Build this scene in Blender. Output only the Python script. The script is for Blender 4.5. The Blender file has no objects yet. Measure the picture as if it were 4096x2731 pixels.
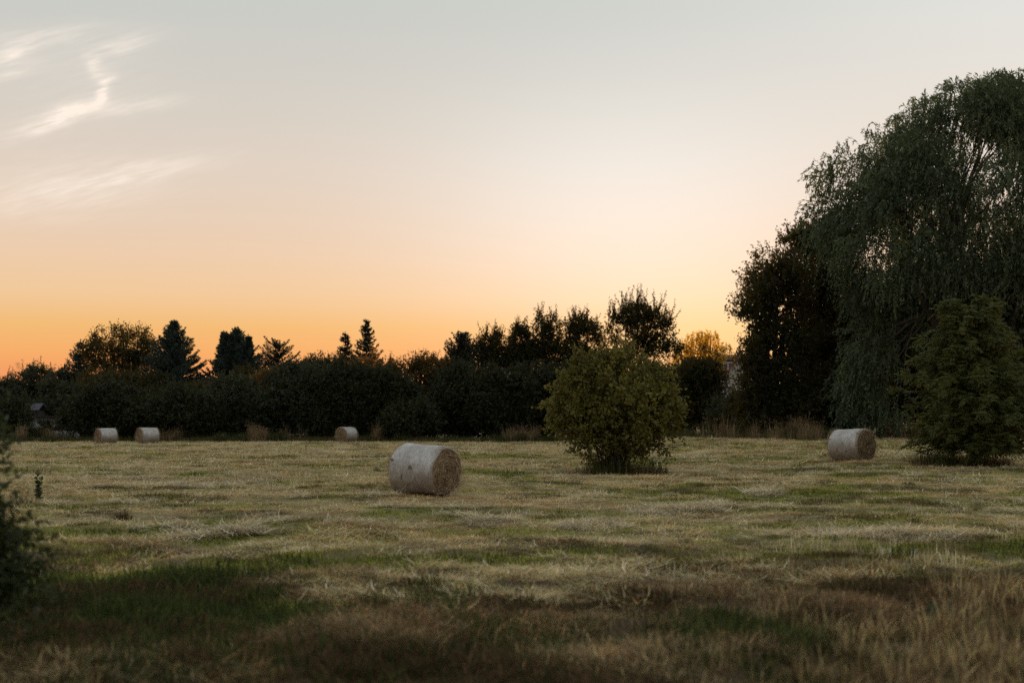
import bpy, bmesh, math
import numpy as np

C = bpy.context.scene.collection
R_ = math.radians
# ------------------------------------------------------------------ camera
CAM_H, FOC, CX, CY, HOR = 1.8, 5689.0, 2048.0, 1365.5, 1683.0   # metres; photo pixels
PITCH = math.atan((HOR - CY) / FOC)
cp, sp = math.cos(PITCH), math.sin(PITCH)


def ray(px, py):
    u, v = (px - CX) / FOC, (CY - py) / FOC
    return np.array([u, cp - v * sp, sp + v * cp])


def at(px, py, Y):                       # point on the ray at world distance Y
    d = ray(px, py)
    return np.array([0, 0, CAM_H]) + d * (Y / d[1])


def azel(px, py):
    d = ray(px, py)
    d = d / np.linalg.norm(d)
    return math.degrees(math.atan2(d[0], d[1])), math.degrees(math.asin(d[2]))


# ------------------------------------------------------------------ numpy helpers
def unit(v):
    return v / np.maximum(np.linalg.norm(v, axis=-1, keepdims=True), 1e-9)


def rdir(rng, n):
    return unit(rng.normal(size=(n, 3)))


def _h(ix, iy, iz, seed):
    n = (ix * 374761393 + iy * 668265263 + iz * 2147483647 + seed * 974711).astype(np.int64) & 0xFFFFFFFF
    n = ((n ^ (n >> 13)) * 1274126177) & 0xFFFFFFFF
    n = ((n ^ (n >> 16)) * 668265263) & 0xFFFFFFFF
    return (n & 0xFFFFFF) / float(0xFFFFFF)


def vnoise(p, seed=0):                   # value noise 0..1 for (n,2) or (n,3)
    p = np.asarray(p, float)
    if p.shape[1] == 2:
        p = np.concatenate([p, np.zeros((len(p), 1))], 1)
    i = np.floor(p).astype(np.int64)
    f = p - i
    f = f * f * (3 - 2 * f)
    r = 0
    for dx in (0, 1):
        for dy in (0, 1):
            for dz in (0, 1):
                w = (f[:, 0] if dx else 1 - f[:, 0]) * (f[:, 1] if dy else 1 - f[:, 1]) * (f[:, 2] if dz else 1 - f[:, 2])
                r = r + w * _h(i[:, 0] + dx, i[:, 1] + dy, i[:, 2] + dz, seed)
    return r


def fbm(p, seed=0, o=3):
    p = np.asarray(p, float)
    s = a = 0
    w = 1.0
    for k in range(o):
        s = s + w * vnoise(p * 2 ** k, seed + k)
        a += w
        w *= .5
    return s / a


def smooth(x):
    x = np.clip(x, 0, 1)
    return x * x * (3 - 2 * x)


class Geo:
    """collects quads (and a per-vertex tone) for ONE mesh object"""

    def __init__(self):
        self.v, self.f, self.t, self.n = [], [], [], 0

    def add(self, v, f, tone=0.5):
        v = np.asarray(v, float).reshape(-1, 3)
        self.v.append(v)
        self.f.append(np.asarray(f, np.int64).reshape(-1, 4) + self.n)
        self.t.append(np.broadcast_to(np.asarray(tone, float), (len(v),)))
        self.n += len(v)

    def quads(self, q, tone):            # q (n,4,3), tone (n,)
        n = len(q)
        self.add(q.reshape(-1, 3), np.arange(n * 4).reshape(n, 4), np.repeat(np.broadcast_to(tone, (n,)), 4))

    def tube(self, pts, rad, sides=6, tone=.5):
        pts = np.asarray(pts, float)
        rad = np.broadcast_to(np.asarray(rad, float), (len(pts),))
        tg = unit(np.gradient(pts, axis=0))
        ref = np.array([0.31, 0.95, 0.07])
        a = unit(np.cross(tg, ref))
        b = np.cross(tg, a)
        th = np.arange(sides) * 2 * np.pi / sides
        ring = pts[:, None] + rad[:, None, None] * (a[:, None] * np.cos(th)[None, :, None] + b[:, None] * np.sin(th)[None, :, None])
        m = len(pts)
        i, j = np.meshgrid(np.arange(m - 1), np.arange(sides), indexing='ij')
        k = (j + 1) % sides
        f = np.stack([i * sides + j, i * sides + k, (i + 1) * sides + k, (i + 1) * sides + j], -1)
        self.add(ring.reshape(-1, 3), f, tone)

    def build(self, name, mat, parent=None, loc=None, smooth_=False):
        me = bpy.data.meshes.new(name)
        v = np.concatenate(self.v).astype(np.float32)
        f = np.concatenate(self.f).astype(np.int32)
        me.vertices.add(len(v))
        me.vertices.foreach_set('co', v.ravel())
        me.loops.add(f.size)
        me.loops.foreach_set('vertex_index', f.ravel())
        me.polygons.add(len(f))
        me.polygons.foreach_set('loop_start', np.arange(0, f.size, 4, dtype=np.int32))
        if smooth_:
            me.polygons.foreach_set('use_smooth', np.ones(len(f), bool))
        a = me.attributes.new('tone', 'FLOAT', 'POINT')
        a.data.foreach_set('value', np.concatenate(self.t).astype(np.float32))
        me.update(calc_edges=True)
        me.materials.append(mat)
        return link(name, me, parent, loc)


def link(name, me, parent=None, loc=None):
    o = bpy.data.objects.new(name, me)
    C.objects.link(o)
    if parent:
        o.parent = parent
    if loc is not None:
        o.location = [float(x) for x in loc]
    return o


def tag(o, label=None, cat=None, group=None, kind=None):
    for k, v in (('label', label), ('category', cat), ('group', group), ('kind', kind)):
        if v:
            o[k] = v
    return o


def empty(name, loc, label, cat, group=None, rz=0):
    o = bpy.data.objects.new(name, None)
    C.objects.link(o)
    o.location = [float(x) for x in loc]
    o.rotation_euler = (0, 0, rz)
    o.empty_display_size = .3
    return tag(o, label, cat, group)


def leafq(P, D, L, W, rng):              # one flat diamond per leaf
    n = len(P)
    S = unit(np.cross(D, rdir(rng, n))) * (np.broadcast_to(W, (n,))[:, None] / 2)
    L = np.broadcast_to(L, (n,))[:, None]
    m = P + D * L * .45
    return np.stack([P, m + S, P + D * L, m - S], 1)


def leaf2(P, D, L, W, rng, fold=.25):    # two halves folded on the midrib: for plants seen close
    n = len(P)
    A = rdir(rng, n)
    S = unit(np.cross(D, A))
    N = np.cross(S, D)
    W = np.broadcast_to(W, (n,))[:, None] / 2
    L = np.broadcast_to(L, (n,))[:, None]
    tip = P + D * L - N * L * .12
    out = []
    for s in (1, -1):
        a = P + D * L * .3 + s * S * W + N * W * fold
        b = P + D * L * .7 + s * S * W * .75 + N * W * fold * .6
        out.append(np.stack([P, a, b, tip] if s > 0 else [P, tip, b, a], 1))
    return np.concatenate(out)


# ------------------------------------------------------------------ materials
def nt(name):
    m = bpy.data.materials.new(name)
    m.use_nodes = True
    t = m.node_tree
    t.nodes.clear()
    out = t.nodes.new('ShaderNodeOutputMaterial')
    return m, t, out


def N(t, kind, **kw):
    n = t.nodes.new(kind)
    for k, v in kw.items():
        if k in n.inputs and not hasattr(n, k):
            n.inputs[k].default_value = v
        else:
            setattr(n, k, v)
    return n


def math_(t, op, a, b=None, c=None, clamp=False):
    n = t.nodes.new('ShaderNodeMath')
    n.operation = op
    n.use_clamp = clamp
    for i, x in enumerate((a, b, c)):
        if x is None:
            continue
        if isinstance(x, (int, float)):
            n.inputs[i].default_value = x
        else:
            t.links.new(x, n.inputs[i])
    return n.outputs[0]


def mixc(t, fac, a, b, blend='MIX'):
    n = t.nodes.new('ShaderNodeMix')
    n.data_type = 'RGBA'
    n.blend_type = blend
    for s, x in ((n.inputs[0], fac), (n.inputs[6], a), (n.inputs[7], b)):
        if isinstance(x, (int, float)):
            s.default_value = x
        elif isinstance(x, (tuple, list)):
            s.default_value = (*x[:3], 1)
        else:
            t.links.new(x, s)
    return n.outputs[2]


def ramp(t, fac, stops, interp='LINEAR'):
    n = t.nodes.new('ShaderNodeValToRGB')
    r = n.color_ramp
    r.interpolation = interp
    while len(r.elements) < len(stops):
        r.elements.new(0.5)
    for e, (p, c) in zip(r.elements, stops):
        e.position = p
        e.color = (*c[:3], 1) if isinstance(c, (tuple, list)) else (c, c, c, 1)
    t.links.new(fac, n.inputs[0])
    return n.outputs[0]


def noise(t, vec, scale, detail=3, rough=.55):
    n = t.nodes.new('ShaderNodeTexNoise')
    n.inputs['Scale'].default_value = scale
    n.inputs['Detail'].default_value = detail
    n.inputs['Roughness'].default_value = rough
    if vec is not None:
        t.links.new(vec, n.inputs['Vector'])
    return n.outputs['Fac']


def leaf_mat(name, dark, light, trans=.35, tcol=None, gloss=.25):
    m, t, out = nt(name)
    at_ = N(t, 'ShaderNodeAttribute', attribute_name='tone')
    col = mixc(t, at_.outputs['Fac'], dark, light)
    p = t.nodes.new('ShaderNodeBsdfPrincipled')
    p.inputs['Roughness'].default_value = .55
    p.inputs['Specular IOR Level'].default_value = gloss
    t.links.new(col, p.inputs['Base Color'])
    tr = t.nodes.new('ShaderNodeBsdfTranslucent')
    t.links.new(mixc(t, 1.0, col, tcol or (1.5, 1.25, .6), 'MULTIPLY'), tr.inputs['Color'])
    mx = t.nodes.new('ShaderNodeMixShader')
    mx.inputs[0].default_value = trans
    t.links.new(p.outputs[0], mx.inputs[1])
    t.links.new(tr.outputs[0], mx.inputs[2])
    t.links.new(mx.outputs[0], out.inputs[0])
    return m


def plain_mat(name, a, b, scale=6, rough=.8, spec=.3, stretch=(1, 1, 1), bump=.0, metal=0):
    m, t, out = nt(name)
    tc = t.nodes.new('ShaderNodeTexCoord')
    mp = t.nodes.new('ShaderNodeMapping')
    mp.inputs['Scale'].default_value = stretch
    t.links.new(tc.outputs['Object'], mp.inputs[0])
    f = noise(t, mp.outputs[0], scale, 5)
    col = ramp(t, f, [(.3, a), (.7, b)])
    p = t.nodes.new('ShaderNodeBsdfPrincipled')
    p.inputs['Roughness'].default_value = rough
    p.inputs['Specular IOR Level'].default_value = spec
    p.inputs['Metallic'].default_value = metal
    t.links.new(col, p.inputs['Base Color'])
    if bump:
        b_ = t.nodes.new('ShaderNodeBump')
        b_.inputs['Strength'].default_value = bump
        b_.inputs['Distance'].default_value = .03
        t.links.new(f, b_.inputs['Height'])
        t.links.new(b_.outputs[0], p.inputs['Normal'])
    t.links.new(p.outputs[0], out.inputs[0])
    return m


M = {}
M['bark'] = plain_mat('bark', (.035, .026, .018), (.09, .07, .05), 9, stretch=(1, 1, .25), bump=.6)
M['hedge'] = leaf_mat('hedge leaves', (.015, .020, .007), (.043, .049, .017))
M['hedge_grey'] = leaf_mat('grey green leaves', (.020, .027, .013), (.054, .063, .031))
M['hedge_warm'] = leaf_mat('olive leaves', (.034, .032, .012), (.085, .075, .03), .55, (3.2, 1.7, .6))
M['spruce'] = leaf_mat('spruce needles', (.020, .032, .024), (.05, .075, .058), .15)
M['fir'] = leaf_mat('fir needles', (.014, .017, .008), (.036, .038, .018), .08, (1.6, 1.1, .5))
M['dark'] = leaf_mat('dark leaves', (.016, .021, .007), (.046, .052, .018), .5, (3.0, 1.7, .5))
M['birch'] = leaf_mat('birch leaves', (.15, .125, .03), (.34, .28, .06), .82, (2.6, 2.0, .5))
M['willow'] = leaf_mat('willow leaves', (.022, .038, .017), (.120, .160, .082), .38, (1.3, 1.2, .7), .35)
M['bush'] = leaf_mat('hazel leaves', (.040, .043, .009), (.200, .185, .042), .40, (1.4, 1.2, .5))
M['fern'] = leaf_mat('feathery leaves', (.040, .058, .012), (.115, .12, .03), .35)
M['near'] = leaf_mat('sallow leaves', (.016, .026, .009), (.062, .082, .028), .3)
M['weed'] = leaf_mat('weed leaves', (.03, .05, .02), (.08, .11, .05), .3)
M['weed_dry'] = leaf_mat('dry weed', (.06, .04, .022), (.14, .10, .055), .25)

# ------------------------------------------------------------------ terrain
def H(x, y):
    x, y = np.asarray(x, float), np.asarray(y, float)
    p = np.stack([x, y], -1).reshape(-1, 2)
    n = (fbm(p / 16., 3, 2) - .5) * .26 + (fbm(p / np.array([3.4, 2.0]), 9, 4) - .5) * .24
    n = n + (fbm(p / np.array([.7, .8]), 13, 2) - .5) * .20 * smooth((30 - p[:, 1]) / 14)
    n = n.reshape(x.shape) * smooth((200 - y) / 60) * smooth((y + 5) / 12)
    n = n * (1 - .55 * smooth((y - 45) / 60))
    rise = .55 * smooth((x - 2) / 12) * smooth((y - 35) / 55)
    return n + rise


def ground(px, Y):                        # standing point under photo column px at distance Y
    d = ray(px, HOR)
    x = d[0] * Y / d[1]
    return np.array([x, Y, float(H(np.array([x]), np.array([Y]))[0])])


def edge_y(x):                            # far edge of the mown field
    return 117 - 24 * smooth((np.asarray(x) - 8) / 10) + 1.5 * np.sin(np.asarray(x) * .35)


def lush(x, y):                           # 0 dry .. 1 green
    p = np.stack([x, y], -1)
    g = fbm(p / np.array([3.8, 4.6]), 21, 3) * 1.35 - .28
    g = g + .75 * np.exp(-(((x + 4.2) / 2.3) ** 2 + ((y - 13.4) / 1.9) ** 2)) - .08 * smooth((11.6 - y) / 1.6)
    ry = 17.2 + .34 * (x + 1)
    g = g + .5 * np.exp(-((y - ry) / 1.0) ** 2) * smooth((x + 5.5) / 2) * (.35 + fbm(p / 1.6, 5, 2))
    g = g + .16 * smooth((y - 20) / 8) * np.sin(2 * np.pi * (y + .13 * x) / 3.6 + 2 * fbm(p / 9., 31, 2)) + .7 * (fbm(p / np.array([.9, 1.3]), 33, 2) - .5)
    g = g - .13 * smooth((15 - y) / 3) * smooth((x + 2.6) / 1.5) * smooth((1.5 - x) / 1.5)
    g = g + .10 * smooth((18 - y) / 4) * smooth((x - .8) / 1.5)
    g = g - .12 * smooth((y - 40) / 60)
    return np.clip(g, 0, 1)


def build_field():
    ys = np.concatenate([np.linspace(-30, 4, 12), np.linspace(4.5, 24, 120), np.linspace(24.3, 60, 110),
                         np.linspace(60.8, 135, 80), np.array([140, 150, 170, 200, 260, 350, 500, 800, 1500, 3000, 6000])])
    s = np.linspace(-1, 1, 161)
    X, Yg = np.meshgrid(s, ys)
    half = np.maximum(14, np.abs(Yg) * .62) + np.where(Yg > 135, (Yg - 135) * 1.2, 0)
    X = np.sign(X) * np.abs(X) ** 1.25 * half
    Z = H(X, Yg)
    g = Geo()
    n, m = X.shape
    i, j = np.meshgrid(np.arange(n - 1), np.arange(m - 1), indexing='ij')
    f = np.stack([i * m + j, i * m + j + 1, (i + 1) * m + j + 1, (i + 1) * m + j], -1)
    v = np.stack([X, Yg, Z], -1).reshape(-1, 3)
    g.add(v, f, lush(v[:, 0], v[:, 1]))
    m_, t, out = nt('mown field')
    geo = t.nodes.new('ShaderNodeNewGeometry')
    mp = t.nodes.new('ShaderNodeMapping')
    t.links.new(geo.outputs['Position'], mp.inputs[0])
    at_ = N(t, 'ShaderNodeAttribute', attribute_name='tone')
    n1 = noise(t, mp.outputs[0], 1.3, 6, .6)
    n2 = noise(t, mp.outputs[0], 14, 5, .65)
    dry = ramp(t, n1, [(.3, (.22, .14, .07)), (.5, (.36, .27, .14)), (.7, (.46, .37, .20))])
    grn = ramp(t, n1, [(.3, (.12, .12, .045)), (.7, (.20, .21, .08))])
    col = mixc(t, at_.outputs['Fac'], dry, grn)
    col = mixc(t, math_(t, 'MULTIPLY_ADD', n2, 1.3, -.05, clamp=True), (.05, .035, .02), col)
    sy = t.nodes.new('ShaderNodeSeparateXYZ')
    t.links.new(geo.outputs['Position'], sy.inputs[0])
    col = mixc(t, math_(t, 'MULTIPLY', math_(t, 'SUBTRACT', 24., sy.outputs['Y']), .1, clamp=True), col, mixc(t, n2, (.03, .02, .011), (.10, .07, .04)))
    p = t.nodes.new('ShaderNodeBsdfPrincipled')
    p.inputs['Roughness'].default_value = .95
    p.inputs['Specular IOR Level'].default_value = .1
    t.links.new(col, p.inputs['Base Color'])
    b_ = t.nodes.new('ShaderNodeBump')
    b_.inputs['Strength'].default_value = .8
    b_.inputs['Distance'].default_value = .05
    t.links.new(n2, b_.inputs['Height'])
    t.links.new(b_.outputs[0], p.inputs['Normal'])
    t.links.new(p.outputs[0], out.inputs[0])
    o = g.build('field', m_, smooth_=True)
    tag(o, 'mown hay field of short green and straw coloured grass', 'field', kind='structure')


# ------------------------------------------------------------------ grass: tufts set out by geometry nodes
def tint_mat(name):
    m, t, out = nt(name)
    at_ = N(t, 'ShaderNodeAttribute', attribute_name='col')
    geo = t.nodes.new('ShaderNodeNewGeometry')
    n1 = noise(t, geo.outputs['Position'], .8, 4)
    n2 = noise(t, geo.outputs['Position'], 5., 2)
    k = ramp(t, math_(t, 'MULTIPLY_ADD', n2, .35, math_(t, 'MULTIPLY', n1, .65)), [(.3, (.52, .48, .44)), (.5, (.95, .95, .92)), (.68, (1.38, 1.36, 1.26))])
    col = mixc(t, 1., at_.outputs['Color'], k, 'MULTIPLY')
    d = t.nodes.new('ShaderNodeBsdfDiffuse')
    tr = t.nodes.new('ShaderNodeBsdfTranslucent')
    t.links.new(col, d.inputs[0])
    t.links.new(col, tr.inputs[0])
    mx = t.nodes.new('ShaderNodeMixShader')
    mx.inputs[0].default_value = .25
    t.links.new(d.outputs[0], mx.inputs[1])
    t.links.new(tr.outputs[0], mx.inputs[2])
    t.links.new(mx.outputs[0], out.inputs[0])
    return m


M['grass'] = tint_mat('grass blades')
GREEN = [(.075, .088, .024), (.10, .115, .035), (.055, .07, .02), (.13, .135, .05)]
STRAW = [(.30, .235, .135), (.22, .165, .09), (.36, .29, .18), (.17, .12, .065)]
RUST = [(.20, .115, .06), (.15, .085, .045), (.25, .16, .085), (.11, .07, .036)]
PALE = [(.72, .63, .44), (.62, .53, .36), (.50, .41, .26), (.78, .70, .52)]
GREENF = [(.26, .29, .045), (.33, .34, .06), (.20, .25, .035), (.39, .37, .10)]
STRAWF = [(.62, .48, .23), (.52, .39, .18), (.68, .56, .32), (.50, .43, .18)]
RUSTF = [(.56, .32, .14), (.47, .25, .105), (.60, .39, .18)]
DARKF = [(.16, .11, .05), (.20, .14, .07), (.13, .13, .04)]
DARKG = [(.035, .052, .018), (.05, .068, .024), (.065, .08, .03)]
DEAD = [(.095, .06, .032), (.14, .09, .048), (.07, .046, .026)]


def tuft(name, rng, n, rad, h, w, cols, lean=.35, lie=0., head=False):
    """one clump of bent blades, two quads each; with its own colours"""
    a = rng.uniform(0, 2 * np.pi, n)
    r = rad * np.sqrt(rng.uniform(0, 1, n))
    P = np.stack([r * np.cos(a), r * np.sin(a), np.full(n, -.02)], -1)
    hh = h * rng.uniform(.45, 1.15, n)
    az = rng.uniform(0, 2 * np.pi, n)
    ln = np.clip(np.abs(rng.normal(lean, lean * .6, n)), 0, 1.3)
    if lie:
        ln = rng.uniform(1.25, 1.62, n)
        P[:, 2] = rng.uniform(.0, lie, n)
    out = np.stack([np.cos(az), np.sin(az), 0 * az], -1)
    d1 = out * np.sin(ln * .5)[:, None] + np.array([0, 0, 1]) * np.cos(ln * .5)[:, None]
    d2 = out * np.sin(ln * 1.25)[:, None] + np.array([0, 0, 1]) * np.cos(ln * 1.25)[:, None]
    if lie:
        d1 = out * np.sin(ln)[:, None] + np.array([0, 0, 1]) * np.cos(ln)[:, None]
        d2 = d1 + rng.normal(size=(n, 3)) * .25
    S = np.stack([-np.sin(az + rng.uniform(-.9, .9, n)), np.cos(az), 0 * az], -1) * (w * rng.uniform(.6, 1.3, n) / 2)[:, None]
    m = P + d1 * (hh * .55)[:, None]
    t = m + d2 * (hh * .45)[:, None]
    g = Geo()
    q = np.concatenate([np.stack([P - S, P + S, m + S * .8, m - S * .8], 1), np.stack([m - S * .8, m + S * .8, t + S * .15, t - S * .15], 1)])
    ci = rng.integers(0, len(cols), n)
    cl = np.array(cols)[ci] * rng.uniform(.75, 1.25, (n, 1))
    cl = np.repeat(np.concatenate([cl, cl]), 4, 0)
    if head:                              # seed heads on some stalks
        k = n // 2
        hd = leafq(t[:k] - d2[:k] * .02, unit(d2[:k]), rng.uniform(.1, .2, k), .035, rng)
        q = np.concatenate([q, hd])
        cl = np.concatenate([cl, np.repeat(np.array(cols)[ci[:k]] * .8, 4, 0)])
    g.quads(q, .5)
    v = np.concatenate(g.v).astype(np.float32)
    f = np.concatenate(g.f).astype(np.int32)
    me = bpy.data.meshes.new(name)
    me.vertices.add(len(v)); me.vertices.foreach_set('co', v.ravel())
    me.loops.add(f.size); me.loops.foreach_set('vertex_index', f.ravel())
    me.polygons.add(len(f)); me.polygons.foreach_set('loop_start', np.arange(0, f.size, 4, dtype=np.int32))
    ca = me.attributes.new('col', 'FLOAT_COLOR', 'POINT')
    ca.data.foreach_set('color', np.concatenate([cl, np.ones((len(cl), 1))], 1).astype(np.float32).ravel())
    me.update(calc_edges=True)
    me.materials.append(M['grass'])
    return bpy.data.objects.new(name, me)


def scatter(name, label, cat, protos, pts, rz, scl, idx, tilt=None):
    col = bpy.data.collections.new(name + ' tufts')
    for o in protos:
        col.objects.link(o)
    me = bpy.data.meshes.new(name)
    n = len(pts)
    me.vertices.add(n)
    me.vertices.foreach_set('co', pts.astype(np.float32).ravel())
    rot = np.zeros((n, 3), np.float32)
    rot[:, 2] = rz
    if tilt is not None:
        rot[:, :2] = tilt
    me.attributes.new('rot', 'FLOAT_VECTOR', 'POINT').data.foreach_set('vector', rot.ravel())
    me.attributes.new('scl', 'FLOAT', 'POINT').data.foreach_set('value', scl.astype(np.float32))
    me.attributes.new('idx', 'INT', 'POINT').data.foreach_set('value', idx.astype(np.int32))
    o = link(name, me)
    g = bpy.data.node_groups.new(name + ' nodes', 'GeometryNodeTree')
    g.interface.new_socket('Geometry', in_out='INPUT', socket_type='NodeSocketGeometry')
    g.interface.new_socket('Geometry', in_out='OUTPUT', socket_type='NodeSocketGeometry')
    gi, go = g.nodes.new('NodeGroupInput'), g.nodes.new('NodeGroupOutput')
    ip = g.nodes.new('GeometryNodeInstanceOnPoints')
    ci = g.nodes.new('GeometryNodeCollectionInfo')
    ci.inputs['Collection'].default_value = col
    ci.inputs['Separate Children'].default_value = True
    ci.inputs['Reset Children'].default_value = True
    L = g.links.new
    L(gi.outputs[0], ip.inputs['Points'])
    L(ci.outputs[0], ip.inputs['Instance'])
    ip.inputs['Pick Instance'].default_value = True
    for a, typ, sock in (('idx', 'INT', 'Instance Index'), ('rot', 'FLOAT_VECTOR', 'Rotation'), ('scl', 'FLOAT', 'Scale')):
        na = g.nodes.new('GeometryNodeInputNamedAttribute')
        na.data_type = typ
        na.inputs[0].default_value = a
        L(na.outputs[0], ip.inputs[sock])
    L(ip.outputs[0], go.inputs[0])
    md = o.modifiers.new('tufts', 'NODES')
    md.node_group = g
    tag(o, label, cat, kind='stuff')
    return o


def wedge(rng, y0, y1, dens, extra=1.6):
    """random ground points over the part of the field in and just beside the view"""
    a0, a1 = .40, .40
    area = .40 * (y1 * y1 - y0 * y0) + 2 * extra * (y1 - y0)
    n = int(area * dens)
    y = np.sqrt(rng.uniform(y0 ** 2, y1 ** 2, n))
    x = rng.uniform(-1, 1, n) * (a0 * y + extra)
    return x, y


def build_grass():
    rng = np.random.default_rng(11)
    # near and middle ground: small tufts. order: green, straw, rust, lush, pale long, dark dead
    T = []
    def pr(*a, **k):
        T.append(tuft('grass_tuft_%02d' % len(T), rng, *a, **k))
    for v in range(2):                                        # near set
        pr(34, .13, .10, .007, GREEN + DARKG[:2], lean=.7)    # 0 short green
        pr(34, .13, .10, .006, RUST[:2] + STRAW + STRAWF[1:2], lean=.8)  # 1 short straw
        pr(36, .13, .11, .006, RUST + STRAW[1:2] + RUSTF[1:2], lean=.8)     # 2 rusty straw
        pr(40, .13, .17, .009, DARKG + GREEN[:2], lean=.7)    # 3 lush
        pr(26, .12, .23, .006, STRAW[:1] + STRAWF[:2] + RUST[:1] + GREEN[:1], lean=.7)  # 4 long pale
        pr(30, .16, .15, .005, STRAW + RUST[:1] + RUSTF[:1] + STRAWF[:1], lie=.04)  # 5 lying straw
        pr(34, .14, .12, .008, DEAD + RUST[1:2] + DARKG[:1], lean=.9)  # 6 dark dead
    for v in range(2):                                        # field set, cut short; paler, partly the far grass's brighter light put into the colour
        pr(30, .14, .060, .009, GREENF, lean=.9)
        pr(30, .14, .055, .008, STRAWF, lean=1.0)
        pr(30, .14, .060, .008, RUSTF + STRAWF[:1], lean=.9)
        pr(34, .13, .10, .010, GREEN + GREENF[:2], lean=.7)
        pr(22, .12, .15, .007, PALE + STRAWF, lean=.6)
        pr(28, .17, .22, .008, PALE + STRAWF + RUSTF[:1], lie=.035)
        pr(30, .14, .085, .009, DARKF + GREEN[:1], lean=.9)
    K = 7
    xs, ys, dens = [], [], []
    for y0, y1, d in ((6.5, 14, 130), (14, 26, 90), (26, 46, 44), (46, 119, 17)):
        x, y = wedge(rng, y0, y1, d)
        xs.append(x); ys.append(y)
    x, y = np.concatenate(xs), np.concatenate(ys)
    keep = y < edge_y(x) + 2
    x, y = x[keep], y[keep]
    n = len(x)
    p2 = np.stack([x, y], -1)
    g = lush(x, y) + rng.normal(0, .13, n)
    rust = fbm(p2 / np.array([1.5, 2.4]), 40, 3) + rng.normal(0, .08, n)
    dead = fbm(p2 / np.array([.9, 1.3]), 60, 3) + rng.normal(0, .05, n)
    u = rng.uniform(0, 1, n)
    near = smooth((24 - y) / 14)
    idx = np.where(g > .62, 0, np.where(rust > .55, 2, 1))
    idx = np.where((g > .42) & (g <= .62) & (u < .55), 0, idx)
    idx = np.where((g > .78) & (u < .35 + .6 * near), 3, idx)
    right = smooth((x - .5) / 3) * near
    idx = np.where((u > .992 - .33 * right) & (fbm(p2 / 1.5, 77, 2) > .5 - .1 * right) & (idx != 3), 4, idx)
    idx = np.where((u < .20 + .22 * near * (1 - .7 * right)) & (idx != 3) & (idx != 0), 5, idx)
    dark = .40 * np.exp(-(((x - .6) / .8) ** 2 + ((y - 13.0) / 1.1) ** 2)) + .4 * np.exp(-(((x - 2.2) / 1.1) ** 2 + ((y - 11.6) / .7) ** 2))
    idx = np.where((dead > .67 - .07 * near - .26 * dark) & (u > .12), 6, idx)
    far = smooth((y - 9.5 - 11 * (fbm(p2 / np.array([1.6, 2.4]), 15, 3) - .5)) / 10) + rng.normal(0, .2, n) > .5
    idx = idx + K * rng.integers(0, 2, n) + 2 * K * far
    scl = rng.uniform(.75, 1.3, n) * (.45 + 1.1 * fbm(p2 / np.array([.9, .7]), 44, 2)) * (1 + .9 * smooth((y - 24) / 50)) * (1 + .12 * near)
    pts = np.stack([x, y, H(x, y)], -1)
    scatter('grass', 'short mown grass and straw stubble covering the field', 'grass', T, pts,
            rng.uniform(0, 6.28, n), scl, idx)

    # windrow leftovers: pale hay lying in streaks
    T2 = [tuft('hay_tuft_%02d' % k, rng, 60, .24, .32, .011, PALE + ([RUSTF[2]] if k == 1 else STRAWF[:1]), lie=.06) for k in range(3)]
    T2 += [tuft('hay_tuft_%02d' % k, rng, 60, .22, .15, .005, RUST[:3] + STRAW[:2], lie=.05) for k in range(3, 6)]
    px = []
    spots = [(620, 1140, 1932, 60), (2560, 2760, 2040, 40), (2750, 2900, 2028, 45), (2980, 3110, 1968, 35), (2250, 2500, 2105, 30), (700, 1080, 2140, 40),
             (3550, 3760, 1850, 30), (1880, 2060, 2090, 30), (1300, 1500, 2330, 35), (1050, 1500, 2590, 70), (900, 1250, 2350, 60),
             (2600, 3000, 2230, 25), (3250, 3600, 2140, 40), (400, 700, 2200, 40), (3600, 4000, 2200, 40), (3350, 3560, 2560, 35)]
    for a, b, yy, k in spots:
        for s in rng.uniform(0, 1, k):
            yv = yy + rng.normal(0, 7 if yy < 2200 else 22) + (s - .5) * (a - b) * .03
            Yd = FOC * CAM_H / (yv - HOR)
            px.append((ray(a + (b - a) * s, HOR)[0] * Yd / cp, Yd))
    for k in range(95):                   # further streaks all over
        Yd = math.sqrt(rng.uniform(18 ** 2, 112 ** 2))
        xc = rng.uniform(-.38, .38) * Yd
        ln = rng.uniform(.6, 3.2)
        for s in rng.uniform(-1, 1, int(5 + ln * 4)):
            px.append((xc + s * ln, Yd + rng.normal(0, .22) + s * ln * .12))
    px = np.array(px)
    z = H(px[:, 0], px[:, 1])
    m = len(px)
    scatter('loose_hay', 'pale loose hay lying in thin streaks on the mown field', 'hay', T2,
            np.column_stack([px, z + .01]), rng.uniform(0, 6.28, m), rng.uniform(.7, 1.35, m) * (1 + .25 * smooth((px[:, 1] - 30) / 60)), rng.integers(0, 3, m) + np.where(px[:, 1] < 21, 3, 0))

    # uncut tall grass along the hedge and round the stems of the lone bush
    T3 = [tuft('tall_grass_%02d' % k, rng, 46, .35, h, .016, c, lean=.28, head=hd)
          for k, (h, c, hd) in enumerate(((.7, STRAW[1:2] + RUST[1:2] + DARKG + DARKG, True), (1.15, STRAW[1:] + RUST, True),
                                          (.55, DARKG + GREEN[:2] + DEAD[:1], False), (1.5, STRAW[:2] + RUST[:1], True), (.45, DEAD + RUST[:2] + STRAW[1:2], False)))]
    P, I, S = [], [], []
    n = 3600
    x = rng.uniform(-47, 44, n)
    y = edge_y(x) + 1.0 + np.abs(rng.normal(0, 2.6, n))
    tall = fbm(np.stack([x / 1.6, y / 3], -1), 91, 2)
    i = np.where(tall > .68, np.where(rng.uniform(0, 1, n) < .35, 3, 1), np.where(tall > .54, 0, np.where(rng.uniform(0, 1, n) < .72, 2, 4)))
    P.append(np.stack([x, y], -1)); I.append(i); S.append(rng.uniform(.6, 1.15, n))
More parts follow.
